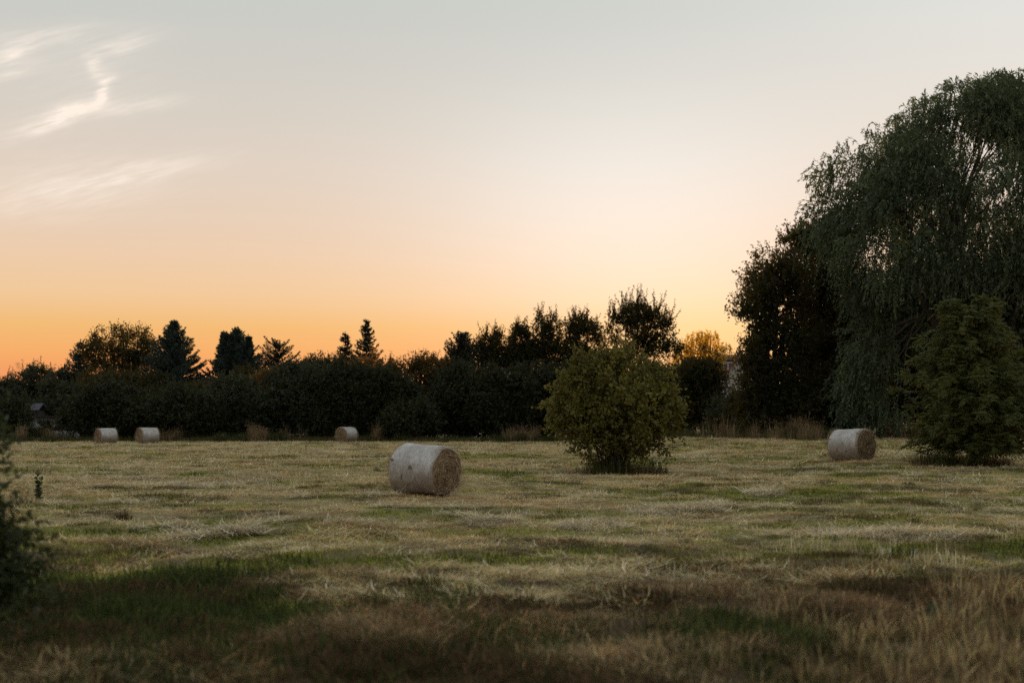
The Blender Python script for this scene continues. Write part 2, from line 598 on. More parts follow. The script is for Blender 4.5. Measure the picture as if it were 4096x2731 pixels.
    n = 120                               # the high stand left of the willow
    x = rng.uniform(ray(2860, HOR)[0] * 93, ray(3330, HOR)[0] * 93, n)
    y = edge_y(x) + rng.uniform(-3.0, 2.5, n)
    P.append(np.stack([x, y], -1)); I.append(rng.choice([0, 0, 1, 3, 2, 2, 2, 4], n)); S.append(rng.uniform(.4, 1.2, n))
    bx = ground(2470, 48)
    n = 95
    a = rng.uniform(0, 6.28, n); r = .15 + np.abs(rng.normal(0, .5, n)); r = np.minimum(r, 1.4) + 0 * np.sqrt(rng.uniform(0, 1, n))
    P.append(np.stack([bx[0] - .1 + 1.55 * r * np.cos(a), bx[1] + .9 * r * np.sin(a)], -1)); I.append(rng.choice([2, 2, 4, 4, 0], n)); S.append(rng.uniform(.3, 1.0, n))
    cx = ground(3880, 53)
    n = 90
    a = rng.uniform(0, 6.28, n); r = np.sqrt(rng.uniform(0, 1, n))
    P.append(np.stack([cx[0] - .3 + 1.9 * r * np.cos(a), cx[1] + 1.1 * r * np.sin(a)], -1)); I.append(rng.choice([2, 4, 4, 0], n)); S.append(rng.uniform(.4, .9, n))
    P, I, S = np.concatenate(P), np.concatenate(I), np.concatenate(S)
    scatter('tall_grass', 'tall uncut dry grass along the foot of the hedge and round the bushes', 'tall grass', T3,
            np.column_stack([P, H(P[:, 0], P[:, 1])]), rng.uniform(0, 6.28, len(P)), S, I)


# ------------------------------------------------------------------ trees and shrubs
def lobes_from_px(lobes, Y, base):
    """(px, py, rx, ry[, depth shift in metres]) -> local centres and radii in metres"""
    out = []
    for l in lobes:
        dy = l[4] if len(l) > 4 else 0
        c = at(l[0], l[1], Y + dy)
        k = (Y + dy) / FOC
        out.append((*(c - base), l[2] * k, (l[2] * .8 + l[3] * .1) * k, l[3] * k))
    return np.array(out)


def auto_lobes(rng, px, top, w, Y, base_py):
    h = base_py - top
    L = [(px, top + h * .44, w * .40, h * .42), (px + rng.uniform(-.1, .1) * w, base_py - h * .25, w * .46, h * .30)]
    n = max(4, int(w / 38))
    for k in range(n):
        u = (k + .5) / n * 2 - 1
        u += rng.uniform(-.12, .12)
        rr = w * rng.uniform(.10, .22)
        yt = top + h * (-.01 + .15 * abs(u) ** 3.5) + rng.uniform(-.02, .11) * h
        L.append((px + u * (w / 2 - rr * .8), yt + rr, rr, rr * rng.uniform(.8, 1.2), rng.uniform(-1.6, 1.2)))
        L.append((px + u * (w / 2 - rr * .6), (yt + base_py) / 2 + rng.uniform(-.1, .1) * h, rr * 1.15, h * .24, rng.uniform(-2, .3)))
    return L


def crown_geo(rng, lobes, n_twigs, twig, k, leaf, up=.35, gap=0., gapscale=1.1, fill=0, fill_leaf=(.4, .3), shoots=0,
              shoot_len=1.4, droop=0., seed=0, surf=.55, folded=False):
    g = Geo()
    wgt = lobes[:, 3] * lobes[:, 5]
    wgt = wgt / wgt.sum()
    li = rng.choice(len(lobes), n_twigs, p=wgt)
    c, r = lobes[li, :3], lobes[li, 3:]
    d = rdir(rng, n_twigs)
    rad = surf + (1.02 - surf) * rng.uniform(0, 1, n_twigs) ** .7
    P0 = c + d * r * rad[:, None]
    ok = P0[:, 2] > .1
    if gap > 0:
        ok &= fbm(P0 / gapscale, seed, 2) > gap
    P0, d = P0[ok], d[ok]
    n = len(P0)
    D = unit(d * .8 + np.array([0, 0, up]) + rng.normal(size=(n, 3)) * .45)
    Ln = twig * rng.uniform(.5, 1.3, n)
    t = (np.arange(k)[None] + rng.uniform(0, 1, (n, k))) / k
    Q = P0[:, None] + D[:, None] * (Ln[:, None] * t)[..., None]
    Q[..., 2] -= droop * (t ** 2) * Ln[:, None]
    Q = Q + rng.normal(size=Q.shape) * leaf[0] * .35
    Dl = unit(D[:, None] * .5 + rng.normal(size=Q.shape) * .75 - np.array([0, 0, droop * .6]))
    ct = vnoise(P0 / .9, seed + 7)
    tone = np.clip(.55 * ct[:, None] + .45 * rng.uniform(0, 1, (n, k)), 0, 1)
    Q, Dl, tone = Q.reshape(-1, 3), Dl.reshape(-1, 3), tone.ravel()
    s = rng.uniform(.65, 1.3, len(Q))
    q = (leaf2 if folded else leafq)(Q, Dl, leaf[0] * s, leaf[1] * s, rng)
    g.quads(q, np.concatenate([tone, tone]) if folded else tone)
    if fill:
        li = rng.choice(len(lobes), fill, p=wgt)
        Pf = lobes[li, :3] + rdir(rng, fill) * lobes[li, 3:] * (rng.uniform(0, 1, fill) ** .5 * .72)[:, None]
        Pf = Pf[Pf[:, 2] > .1]
        if gap > 0:
            Pf = Pf[fbm(Pf / gapscale, seed, 2) > gap]
        s = rng.uniform(.6, 1.3, len(Pf))
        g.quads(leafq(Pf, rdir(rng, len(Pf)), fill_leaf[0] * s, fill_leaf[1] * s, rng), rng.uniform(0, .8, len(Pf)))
    sh = []
    if shoots:
        tops = lobes[np.argsort(-(lobes[:, 2] + lobes[:, 5]))][:max(3, int(len(lobes) * .6))]
        for _ in range(shoots):
            l = tops[rng.integers(len(tops))]
            a = unit(np.array([rng.normal(0, .5), rng.normal(0, .4), 1.]))
            p0 = l[:3] + a * l[3:] * .85
            dr = unit(a * .5 + np.array([rng.normal(0, .18), rng.normal(0, .18), 1.]))
            ln = shoot_len * rng.uniform(.5, 1.25)
            m = int(ln / .075)
            tt = np.linspace(0, 1, m)
            pts = p0 + dr * (ln * tt)[:, None] + np.stack([np.sin(tt * 3 + rng.uniform(0, 6)) * .07 * ln, 0 * tt, 0 * tt], -1)
            sh.append((pts[::4], .012))
            sz = 1.15 - .55 * tt
            for _k in range(2):
                g.quads(leafq(pts + rng.normal(size=pts.shape) * .04, unit(rng.normal(size=pts.shape) + dr * .6), leaf[0] * sz, leaf[1] * sz, rng), rng.uniform(0, 1, m))
    return g, sh


def limbs_geo(rng, lobes, trunk_r, trunk_h, shoots=(), lean=(0, 0), multi=0, sides=7, bend=.12, maxl=40):
    g = Geo()
    if multi:
        fork = np.zeros((1, 3))
    else:
        tt = np.linspace(0, 1, 7)
        pts = np.stack([lean[0] * tt + bend * np.sin(tt * 4) * .3, lean[1] * tt, trunk_h * tt - .15 * (1 - tt)], -1)
        rr = trunk_r * (1 - .42 * tt) * (1 + .5 * np.exp(-tt * 9))
        g.tube(pts, rr, sides + 3)
        fork = pts[-3:]
    L = lobes[np.argsort(-(lobes[:, 3] * lobes[:, 5]))][:maxl]
    for l in L:
        p0 = fork[rng.integers(len(fork))] + (rng.normal(size=3) * np.array([.12, .12, 0]) * (multi > 0))
        p1 = l[:3] + np.array([0, l[4] * .35, l[5] * .25])
        tt = np.linspace(0, 1, 8)
        mid = np.stack([rng.normal(0, .06) * np.sin(tt * np.pi), .05 * np.sin(tt * np.pi), .12 * np.sin(tt * np.pi)], -1) * np.linalg.norm(p1 - p0)
        pts = p0 + (p1 - p0) * tt[:, None] + mid
        r0 = trunk_r * (.55 if not multi else 1.)
        g.tube(pts, r0 * (1 - .85 * tt) + .006, 5)
        for _ in range(4):                # side limbs
            s = rng.integers(3, 7)
            e = pts[s] + rdir(rng, 1)[0] * l[3:] * .9 + np.array([0, 0, .3 * l[5]])
            u = np.linspace(0, 1, 4)
            g.tube(pts[s] + (e - pts[s]) * u[:, None], r0 * .3 * (1 - .8 * u) + .005, 4)
    for pts, r in shoots:
        if len(pts) > 1:
            g.tube(pts, np.linspace(r, r * .3, len(pts)), 3)
    return g


SEED = [100]


def plant(name, label, cat, group, px, Y, lobes, mat, n_twigs=900, twig=.8, k=9, leaf=(.2, .12), trunk=(.12, 1.2), multi=0, part='crown', wood='trunk', **kw):
    SEED[0] += 1
    rng = np.random.default_rng(SEED[0])
    base = ground(px, Y)
    root = empty(name, base, label, cat, group)
    lb = lobes_from_px(lobes, Y, base)
    g, sh = crown_geo(rng, lb, n_twigs, twig, k, leaf, seed=SEED[0], **kw)
    limbs_geo(rng, lb, trunk[0], trunk[1], sh, multi=multi, maxl=26).build(wood, M['bark'], root, smooth_=True)
    g.build(part, mat, root)
    return root


def hedge_shrub(label, px, top, w, Y, mat='hedge', base_py=None, shoots=0, dens=1., name='shrub', cat='shrub', group='shrubs of the hedge', gap=.30, leaf=(.2, .12), **kw):
    rng = np.random.default_rng(int(px * 7 + top))
    if w > 190:
        w *= 1.12
    b = ground(px, Y)
    base_py = HOR + (CAM_H - b[2]) * FOC / Y
    lobes = auto_lobes(rng, px, top + (10 if shoots else 4), w, Y, base_py)
    if not shoots and w > 140:
        shoots, kw['shoot_len'] = int(w / 7), .95
    area = (w * (base_py - top)) * (Y / FOC) ** 2
    plant(name, label, cat, group, px, Y, lobes, M[mat], n_twigs=int(area * 62 * dens), fill=int(area * 190 * dens), fill_leaf=(.34, .26), twig=.55,
          k=8, leaf=leaf, trunk=(.05, .5), multi=1, part='foliage', wood='stems', shoots=shoots, gap=gap, **kw)


def conifer(label, px, top, w, Y, mat='spruce', name='spruce_tree', group='conifers behind the hedge', whorls=26, nb=9, prof=1.0, up=.25, droop=.25, tops=1,
            needle=(.24, .085), dens=1.4, base_frac=.06, open_=0., asym=0., wy=1505):
    SEED[0] += 1
    rng = np.random.default_rng(SEED[0])
    base = ground(px, Y)
    h = at(px, top, Y)[2] - base[2]
    R = w / 2 * Y / FOC / max(.2, 1 - (at(px, wy, Y)[2] - base[2]) / h) ** prof
    root = empty(name, base, label, 'conifer', group)
    tr, cr = Geo(), Geo()
    tz = np.linspace(-.1, h * .985, 12)
    tr.tube(np.stack([.05 * np.sin(tz), 0 * tz, tz], -1), (.022 * h) * (1 - tz / h * .95) + .012, 8)
    leaders = [(0., 0., 0., h)]
    for k in range(tops - 1):
        a = rng.uniform(0, 6.28)
        zz = h * rng.uniform(.5, .66)
        leaders.append((R * .2 * math.cos(a) * (1 if k % 2 else -1), R * .16 * math.sin(a), zz, h * rng.uniform(.93, .985)))
    for (lx, ly, z0, z1) in leaders:
        lz = np.linspace(max(z0, h * base_frac), z1 - .3, int(whorls * (1 if z0 == 0 else .5)))
        if z0 > 0:
            u = np.linspace(0, 1, 6)
            tr.tube(np.stack([lx * np.minimum(1, u * 2.5), ly * np.minimum(1, u * 2.5), z0 - .3 + (z1 - z0 + .3) * u], -1), .05 * (1 - .9 * u) + .01, 5)
        for z in lz:
            f = (z - z0) / (z1 - z0) if z0 > 0 else z / h
            Lb = (R if z0 == 0 else R * .13) * (1 - f) ** prof * (1 if f > .12 else .75 + f * 2) + .08
            a0 = rng.uniform(0, 6.28)
            m = max(4, int(nb * (.55 + .45 * (1 - f))))
            for b in range(m):
                if rng.uniform() < open_:
                    continue
                a = a0 + b * 2 * np.pi / m + rng.uniform(-.3, .3)
                L = Lb * rng.uniform(.68, 1.12) * (1 + asym * math.cos(a))
                u = np.linspace(0, 1, max(5, int(L / .12)))
                el = up * (.4 + f) 
                ex = min(1, z0 and 1 or 1)
                zj = z + rng.normal(0, .35 * (lz[1] - lz[0]))
                pts = np.stack([lx * ex + np.cos(a) * L * u, ly * ex + np.sin(a) * L * u, zj + L * (el * u - droop * (1 - f) * u ** 2 * 1.2 + .22 * u ** 4)], -1)
                tr.tube(pts[::2] if len(pts) > 6 else pts, np.linspace(.02 + .008 * L, .006, len(pts[::2] if len(pts) > 6 else pts)), 3)
                tg = unit(np.gradient(pts, axis=0))
                side = unit(np.cross(tg, [0, 0, 1.]))
                for s in (-1, 1):         # flat sprays to both sides, shorter towards the tip
                    sl = (.12 + .36 * L * (1 - u) * u * 1.6).clip(.08, .75)
                    for kk in range(int(3 * dens)):
                        fr = (kk + rng.uniform(0, 1, len(u))) / int(3 * dens)
                        P = pts + side * s * (sl * fr)[:, None] + np.array([0, 0, -1.]) * (.10 * fr * sl)[:, None] + rng.normal(size=pts.shape) * .025
                        D = unit(tg * .7 + side * s * .7 + rng.normal(size=pts.shape) * .35 + np.array([0, 0, .05]))
                        cr.quads(leafq(P, D, needle[0] * rng.uniform(.7, 1.3, len(u)), needle[1] * 1.2, rng), np.clip(rng.normal(.45, .25, len(u)), 0, 1))
                P = pts + rng.normal(size=pts.shape) * .03
                cr.quads(leafq(P, unit(tg + rng.normal(size=pts.shape) * .4 + np.array([0, 0, .3])), needle[0], needle[1] * 1.3, rng), rng.uniform(0, 1, len(u)))
        # leader tip
        u = np.linspace(0, 1, 14)
        P = np.stack([lx + 0 * u, ly + 0 * u, z1 - .9 + u * 1.0], -1)
        for _ in range(2):
            cr.quads(leafq(P, unit(rng.normal(size=P.shape) * .5 + np.array([0, 0, .9])), needle[0] * .9, needle[1], rng), rng.uniform(0, 1, 14))
    # inner needles close the heart of the crown
    nf = int(900 * dens * (1 - open_) ** 2 * (0 if open_ > .2 else 1))
    if nf:
        z = h * (base_frac + (1 - base_frac) * (1 - np.sqrt(rng.uniform(0.01, 1, nf))))
        rr = R * (1 - z / h) ** prof * .62 * np.sqrt(rng.uniform(0, 1, nf))
        a = rng.uniform(0, 6.28, nf)
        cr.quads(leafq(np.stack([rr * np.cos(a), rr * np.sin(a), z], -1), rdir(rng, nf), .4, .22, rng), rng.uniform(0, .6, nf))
    tr.build('trunk', M['bark'], root, smooth_=True)
    cr.build('crown', M[mat], root)
    return root


def build_far_plants():
    HS = hedge_shrub
    # far left, beyond the shed
    HS('grey green bush cut by the left edge, behind the dark shed', 30, 1492, 190, 150, 'hedge_grey', shoots=3)
    HS('bush with three upright sprigs above the dark shed', 152, 1440, 150, 152, 'hedge_grey', shoots=9, shoot_len=1.3)
    HS('low bush between the sprigged bush and the small dark spruce', 255, 1452, 150, 150, 'hedge_grey', shoots=6, shoot_len=.9)
    HS('rounded bush at the left edge in front of the dark shed', 48, 1590, 180, 124, 'hedge')
    HS('dull bush above and right of the white walled shed', 235, 1520, 190, 137, 'hedge_grey')
    HS('dark bush right of the white walled shed, left end of the hedge', 305, 1590, 170, 124, 'hedge')
    HS('small bush between white shed wall and pale car roof', 176, 1672, 52, 121.5, 'hedge', dens=1.3, leaf=(.15, .1))
    HS('low weedy bush under the white shed wall', 110, 1698, 110, 120.5, 'hedge', dens=1.2, leaf=(.15, .1))
    # hedge, front row from left to right
    HS('broad dark hedge bush behind the leftmost hay bale', 445, 1530, 280, 122, 'hedge')
    HS('dark hedge bush between the two round humps left of the blue spruce', 560, 1572, 170, 123, 'hedge')
    HS('round topped hedge bush standing below the blue spruce', 700, 1540, 260, 122, 'hedge')
    HS('low dark bush at the gap that shows the red roof', 822, 1572, 130, 123, 'hedge')
    HS('olive bush standing below the many topped spruce', 945, 1505, 270, 124, 'hedge_grey')
    HS('olive bush below the small open fir', 1090, 1465, 230, 127, 'hedge_warm', shoots=5, shoot_len=.6)
    HS('big grey green sallow bush left of the mid field bale', 1235, 1440, 330, 125, 'hedge_grey', shoots=8, shoot_len=.7)
    HS('dark bush directly behind the mid field bale', 1395, 1440, 240, 124, 'hedge')
    HS('bush with thin orange lit tips right of the tall slim spruce', 1545, 1425, 220, 128, 'hedge_warm', shoots=34, shoot_len=1.0, gap=.36)
    HS('bush with thin orange lit tips left of the pointed thuja', 1715, 1412, 230, 128, 'hedge_warm', shoots=40, shoot_len=1.0, gap=.36)
    HS('lower bush with orange lit tips under the two slim spruces', 1420, 1432, 200, 130, 'hedge_warm', shoots=22, shoot_len=.8, gap=.36)
    HS('low grey green bush at the foot of the hedge behind the large bale', 1640, 1600, 230, 120.5, 'hedge')
    HS('dark hedge bush behind the low grey green bush', 1560, 1480, 260, 124, 'hedge')
    HS('dark hedge bush standing below the pointed thuja', 1850, 1450, 230, 124, 'hedge')
    HS('leafy bush at the foot of the thin trees, left of the lone round bush', 2010, 1475, 250, 123, 'hedge')
    HS('dark bush half hidden by the left side of the lone round bush', 2180, 1445, 240, 125, 'hedge')
    HS('dark bush hidden behind the middle of the lone round bush', 2380, 1435, 260, 126, 'dark')
    HS('dark bush behind the right side of the lone round bush', 2600, 1450, 240, 127, 'dark')
    HS('dark bush between the lone round bush and the dome shaped tree', 2725, 1440, 170, 126, 'dark')
    HS('low brownish bush at the hedge foot below the white houses', 2888, 1590, 150, 112, 'hedge', leaf=(.14, .09))
    HS('dark bush between the two round humps and the spruce gap, behind the hedge', 790, 1530, 200, 134, 'dark')
    HS('dark back bush left of the slim spruces', 1290, 1432, 230, 131, 'hedge')
    HS('dark growth under the round lacy tree, behind the hedge', 430, 1478, 280, 141, 'dark')
    HS('dark growth between the round lacy tree and the blue spruce', 590, 1495, 200, 141, 'dark')
    HS('dark growth under the many topped spruce and the small fir', 1010, 1470, 220, 142, 'dark')
    # small dark conifer and the round lacy tree
    conifer('small dark spruce left of the round lacy tree', 316, 1365, 96, 151, 'spruce', whorls=26, dens=1, wy=1450)
    plant('round_tree', 'round crowned tree with lacy sky holes left of the blue spruce', 'tree', 'trees behind the hedge', 490, 150,
          [(490, 1400, 120, 90), (430, 1375, 70, 60), (545, 1375, 75, 62), (490, 1350, 80, 46), (590, 1420, 55, 60), (385, 1430, 55, 70), (470, 1480, 110, 80), (560, 1490, 90, 70), (395, 1510, 70, 80), (360, 1400, 30, 45)],
          M['dark'], n_twigs=3600, twig=.8, k=8, leaf=(.22, .15), trunk=(.28, 4), gap=.42, gapscale=.9, surf=.35, up=.15)
    conifer('tall blue grey spruce with a broad base right of the round tree', 690, 1285, 250, 145, 'spruce', whorls=38, nb=11, prof=.95, up=.35, droop=.3, tops=1, dens=2)
    conifer('dense spruce with several thin tops', 945, 1316, 235, 148, 'spruce', whorls=36, nb=11, prof=1.0, up=.45, droop=.3, tops=6, dens=2)
    conifer('small dark fir with spread out upturned branches', 1107, 1367, 138, 150, 'fir', 'fir_tree', wy=1440, whorls=17, nb=8, prof=.55, up=.4, droop=.1, dens=2)
    conifer('shorter of the two slim spruces over the hedge', 1379, 1336, 72, 152, 'fir', wy=1430, whorls=34, nb=8, prof=.9, up=.15, droop=.2, open_=.12, group='slim spruces over the hedge')
    conifer('taller of the two slim spruces over the hedge', 1463, 1284, 106, 152, 'fir', wy=1425, whorls=40, nb=9, prof=.95, up=.25, droop=.15, open_=.25, group='slim spruces over the hedge')
    conifer('pointed dark thuja at the left end of the thin trees', 1848, 1338, 112, 130, 'fir', 'thuja_tree', wy=1420, whorls=34, nb=9, prof=.7, up=.6, droop=.1)
    # thin leafy trees with upright shoots
    tw = dict(leaf=(.2, .14), trunk=(.09, 3.5), shoots=22, gap=.37, gapscale=.7, up=.8, surf=.15)
    G = 'thin trees along the hedge'
    plant('hedge_tree', 'thin tree with two leaning tops right of the thuja', 'tree', G, 1965, 131,
          [(1940, 1390, 32, 48), (1990, 1380, 30, 46), (1965, 1450, 70, 60), (1925, 1420, 35, 40), (2010, 1430, 30, 50)], M['dark'], n_twigs=1000, shoot_len=1.3, **tw)
    plant('hedge_tree', 'thin tree with a loose tuft on a bare shoot', 'tree', G, 2085, 131,
          [(2070, 1370, 26, 60), (2100, 1345, 28, 20), (2115, 1420, 35, 50), (2065, 1450, 50, 60)], M['dark'], n_twigs=1450, shoot_len=1.2, **tw)
    plant('hedge_tree', 'forked thin tree left of the lone round bush', 'tree', G, 2190, 132,
          [(2165, 1310, 24, 50), (2215, 1320, 26, 52), (2190, 1390, 52, 60), (2250, 1400, 34, 50), (2160, 1430, 60, 60), (2240, 1460, 60, 50)], M['dark'], n_twigs=1450, shoot_len=1.3, **tw)
    plant('hedge_tree', 'columnar thin tree rising over the lone round bush', 'tree', G, 2312, 131,
          [(2300, 1325, 36, 60), (2335, 1310, 26, 46), (2310, 1410, 52, 70), (2375, 1360, 34, 60), (2370, 1440, 46, 50), (2285, 1460, 46, 60)], M['dark'], n_twigs=1700, shoot_len=1.2, **tw)
    plant('hedge_tree', 'broad tree with many upright whips, tallest of the hedge trees', 'tree', G, 2560, 130,
          [(2560, 1335, 66, 66), (2510, 1285, 38, 42), (2560, 1262, 42, 36), (2620, 1280, 44, 42), (2668, 1325, 28, 36), (2462, 1310, 28, 48), (2560, 1410, 55, 50), (2690, 1400, 36, 34), (2440, 1390, 34, 40), (2630, 1390, 40, 40)],
          M['dark'], n_twigs=2000, shoot_len=2.0, **{**tw, 'shoots': 60, 'gap': .40, 'trunk': (.16, 3.5), 'surf': .2})
    # dome shaped tree and backlit birch
    plant('dome_tree', 'dark dome shaped tree in front of the orange lit birch', 'tree', 'trees behind the hedge', 2810, 120,
          [(2810, 1470, 78, 76), (2775, 1520, 70, 80), (2850, 1530, 60, 80), (2790, 1620, 90, 90), (2850, 1640, 70, 80), (2740, 1600, 60, 100)], M['dark'], n_twigs=2000, twig=.5, k=9, leaf=(.18, .12), trunk=(.2, 1.6), gap=.3, fill=4500, fill_leaf=(.34, .26))
    birch('orange lit drooping birch behind the dome shaped tree', 2812, 1316, 190)


def strands(rng, g, P0, out, length, leaf, k, droop=1.0, curl=.35, tone0=None):
    """hanging twigs: first outwards, then falling; leaves along them"""
    n = len(P0)
    t = np.linspace(0.02, 1, k)[None] + rng.uniform(-.5, .5, (n, k)) / k
    L = length[:, None]
    sway = rng.normal(0, .12, (n, 1, 3)) * np.array([1, 1, 0])
    Q = P0[:, None] + out[:, None] * (L * (curl * (1 - np.exp(-2.2 * t))))[..., None] + sway * (L * t)[..., None]
    Q[..., 2] += L * (.10 * np.sin(np.minimum(t * 3.2, np.pi)) - droop * t ** 1.45)
    T = np.gradient(Q, axis=1)
    T = unit(T)
    D = unit(T + rng.normal(size=T.shape) * .42 + out[:, None] * .1)
    base = (tone0 if tone0 is not None else rng.uniform(0, 1, n))[:, None]
    tone = np.clip(.6 * base + .4 * rng.uniform(0, 1, (n, k)), 0, 1).ravel()
    Q2, D2 = Q.reshape(-1, 3), D.reshape(-1, 3)
    low = Q2[:, 2] > .15
    Q2, D2, tone = Q2[low], D2[low], tone[low]
    s = rng.uniform(.7, 1.25, len(Q2))
    g.quads(leafq(Q2, D2, leaf[0] * s, leaf[1] * s, rng), tone)
    return Q


def birch(label, px, top, Y):
    SEED[0] += 1
    rng = np.random.default_rng(SEED[0])
    base = ground(px, Y)
    root = empty('birch_tree', base, label, 'tree', 'trees behind the hedge')
    lb = lobes_from_px([(2775, 1345, 26, 22), (2812, 1336, 24, 18), (2850, 1338, 26, 20), (2735, 1385, 26, 24), (2790, 1385, 40, 30), (2845, 1385, 36, 30), (2900, 1385, 20, 14), (2715, 1420, 14, 20), (2830, 1440, 60, 40)], Y, base)
    g = Geo()
    n = 620
    w = lb[:, 3] ** 1.2
    li = rng.choice(len(lb), n, p=w / w.sum())
    d = rdir(rng, n)
    P0 = lb[li, :3] + d * lb[li, 3:] * rng.uniform(.4, 1, (n, 1))
    strands(rng, g, P0, unit(d * np.array([1, 1, .2])), rng.uniform(.9, 2.4, n), (.24, .15), 13)
    limbs_geo(rng, lb, .22, 5.).build('trunk', M['bark'], root, smooth_=True)
    g.build('crown', M['birch'], root)


def build_right_trees():
    # two dark trees left of the willow
    plant('dark_tree', 'black green tree with a lit left edge, left of the willow', 'tree', 'dark trees beside the willow', 3070, 101,
          [(3085, 1085, 95, 75, 2), (3040, 1150, 85, 90, 1), (2995, 1240, 62, 62, -1), (3000, 1330, 55, 60, 0), (3090, 1240, 120, 140), (3150, 1150, 110, 140, 1), (3030, 1420, 75, 90, -1), (3010, 1520, 78, 110, -1),
           (3120, 1420, 140, 160), (3020, 1640, 85, 100, -1), (3130, 1620, 150, 140), (3250, 1500, 150, 240, 1), (2985, 1690, 35, 50, -2), (3050, 1030, 35, 30)],
          M['dark'], n_twigs=6500, twig=.75, k=10, leaf=(.17, .11), trunk=(.3, 3), gap=.43, gapscale=1.5, fill=5500, fill_leaf=(.4, .3), surf=.45, up=.3, shoots=14, shoot_len=1.)
    plant('dark_tree', 'taller dark tree with jagged leafy top against the willow', 'tree', 'dark trees beside the willow', 3270, 106,
          [(3195, 935, 42, 38, -1), (3235, 985, 60, 60), (3145, 960, 30, 24), (3270, 940, 60, 60), (3280, 1080, 130, 120), (3330, 1000, 110, 140, 1), (3320, 1250, 190, 200), (3330, 1500, 220, 260), (3180, 1060, 60, 60)],
          M['dark'], n_twigs=5200, twig=.7, k=11, leaf=(.2, .13), trunk=(.3, 4), gap=.35, gapscale=1.2, fill=9000, fill_leaf=(.4, .3), surf=.5, up=.35, shoots=10, shoot_len=.8)
    hedge_shrub('low black bush added to block the bright gap under the lit dark tree', 2975, 1575, 170, 107, 'dark', group='thickets behind the willow')  # added to cover the bright orange hole under the tree
    hedge_shrub('low black bush added against orange light under the middle of the lit dark tree', 3110, 1600, 210, 110, 'dark', group='thickets behind the willow')  # added to hide sunlit orange showing through below the tree
    hedge_shrub('thicket added as dark shade behind the hanging willow curtain', 3590, 1120, 460, 113, 'dark', group='thickets behind the willow')  # added dark backing, stands in for the shade inside the willow
    hedge_shrub('thicket added as dark shade behind the willow and the feathery young tree', 3950, 1080, 560, 115, 'dark', group='thickets behind the willow')  # more added backing to keep the willow's inside dark
    hedge_shrub('low leafy bush under the left edge of the willow', 3330, 1560, 260, 100, 'dark', group='thickets behind the willow')
    willow()
    feathery()
    lone_bush()


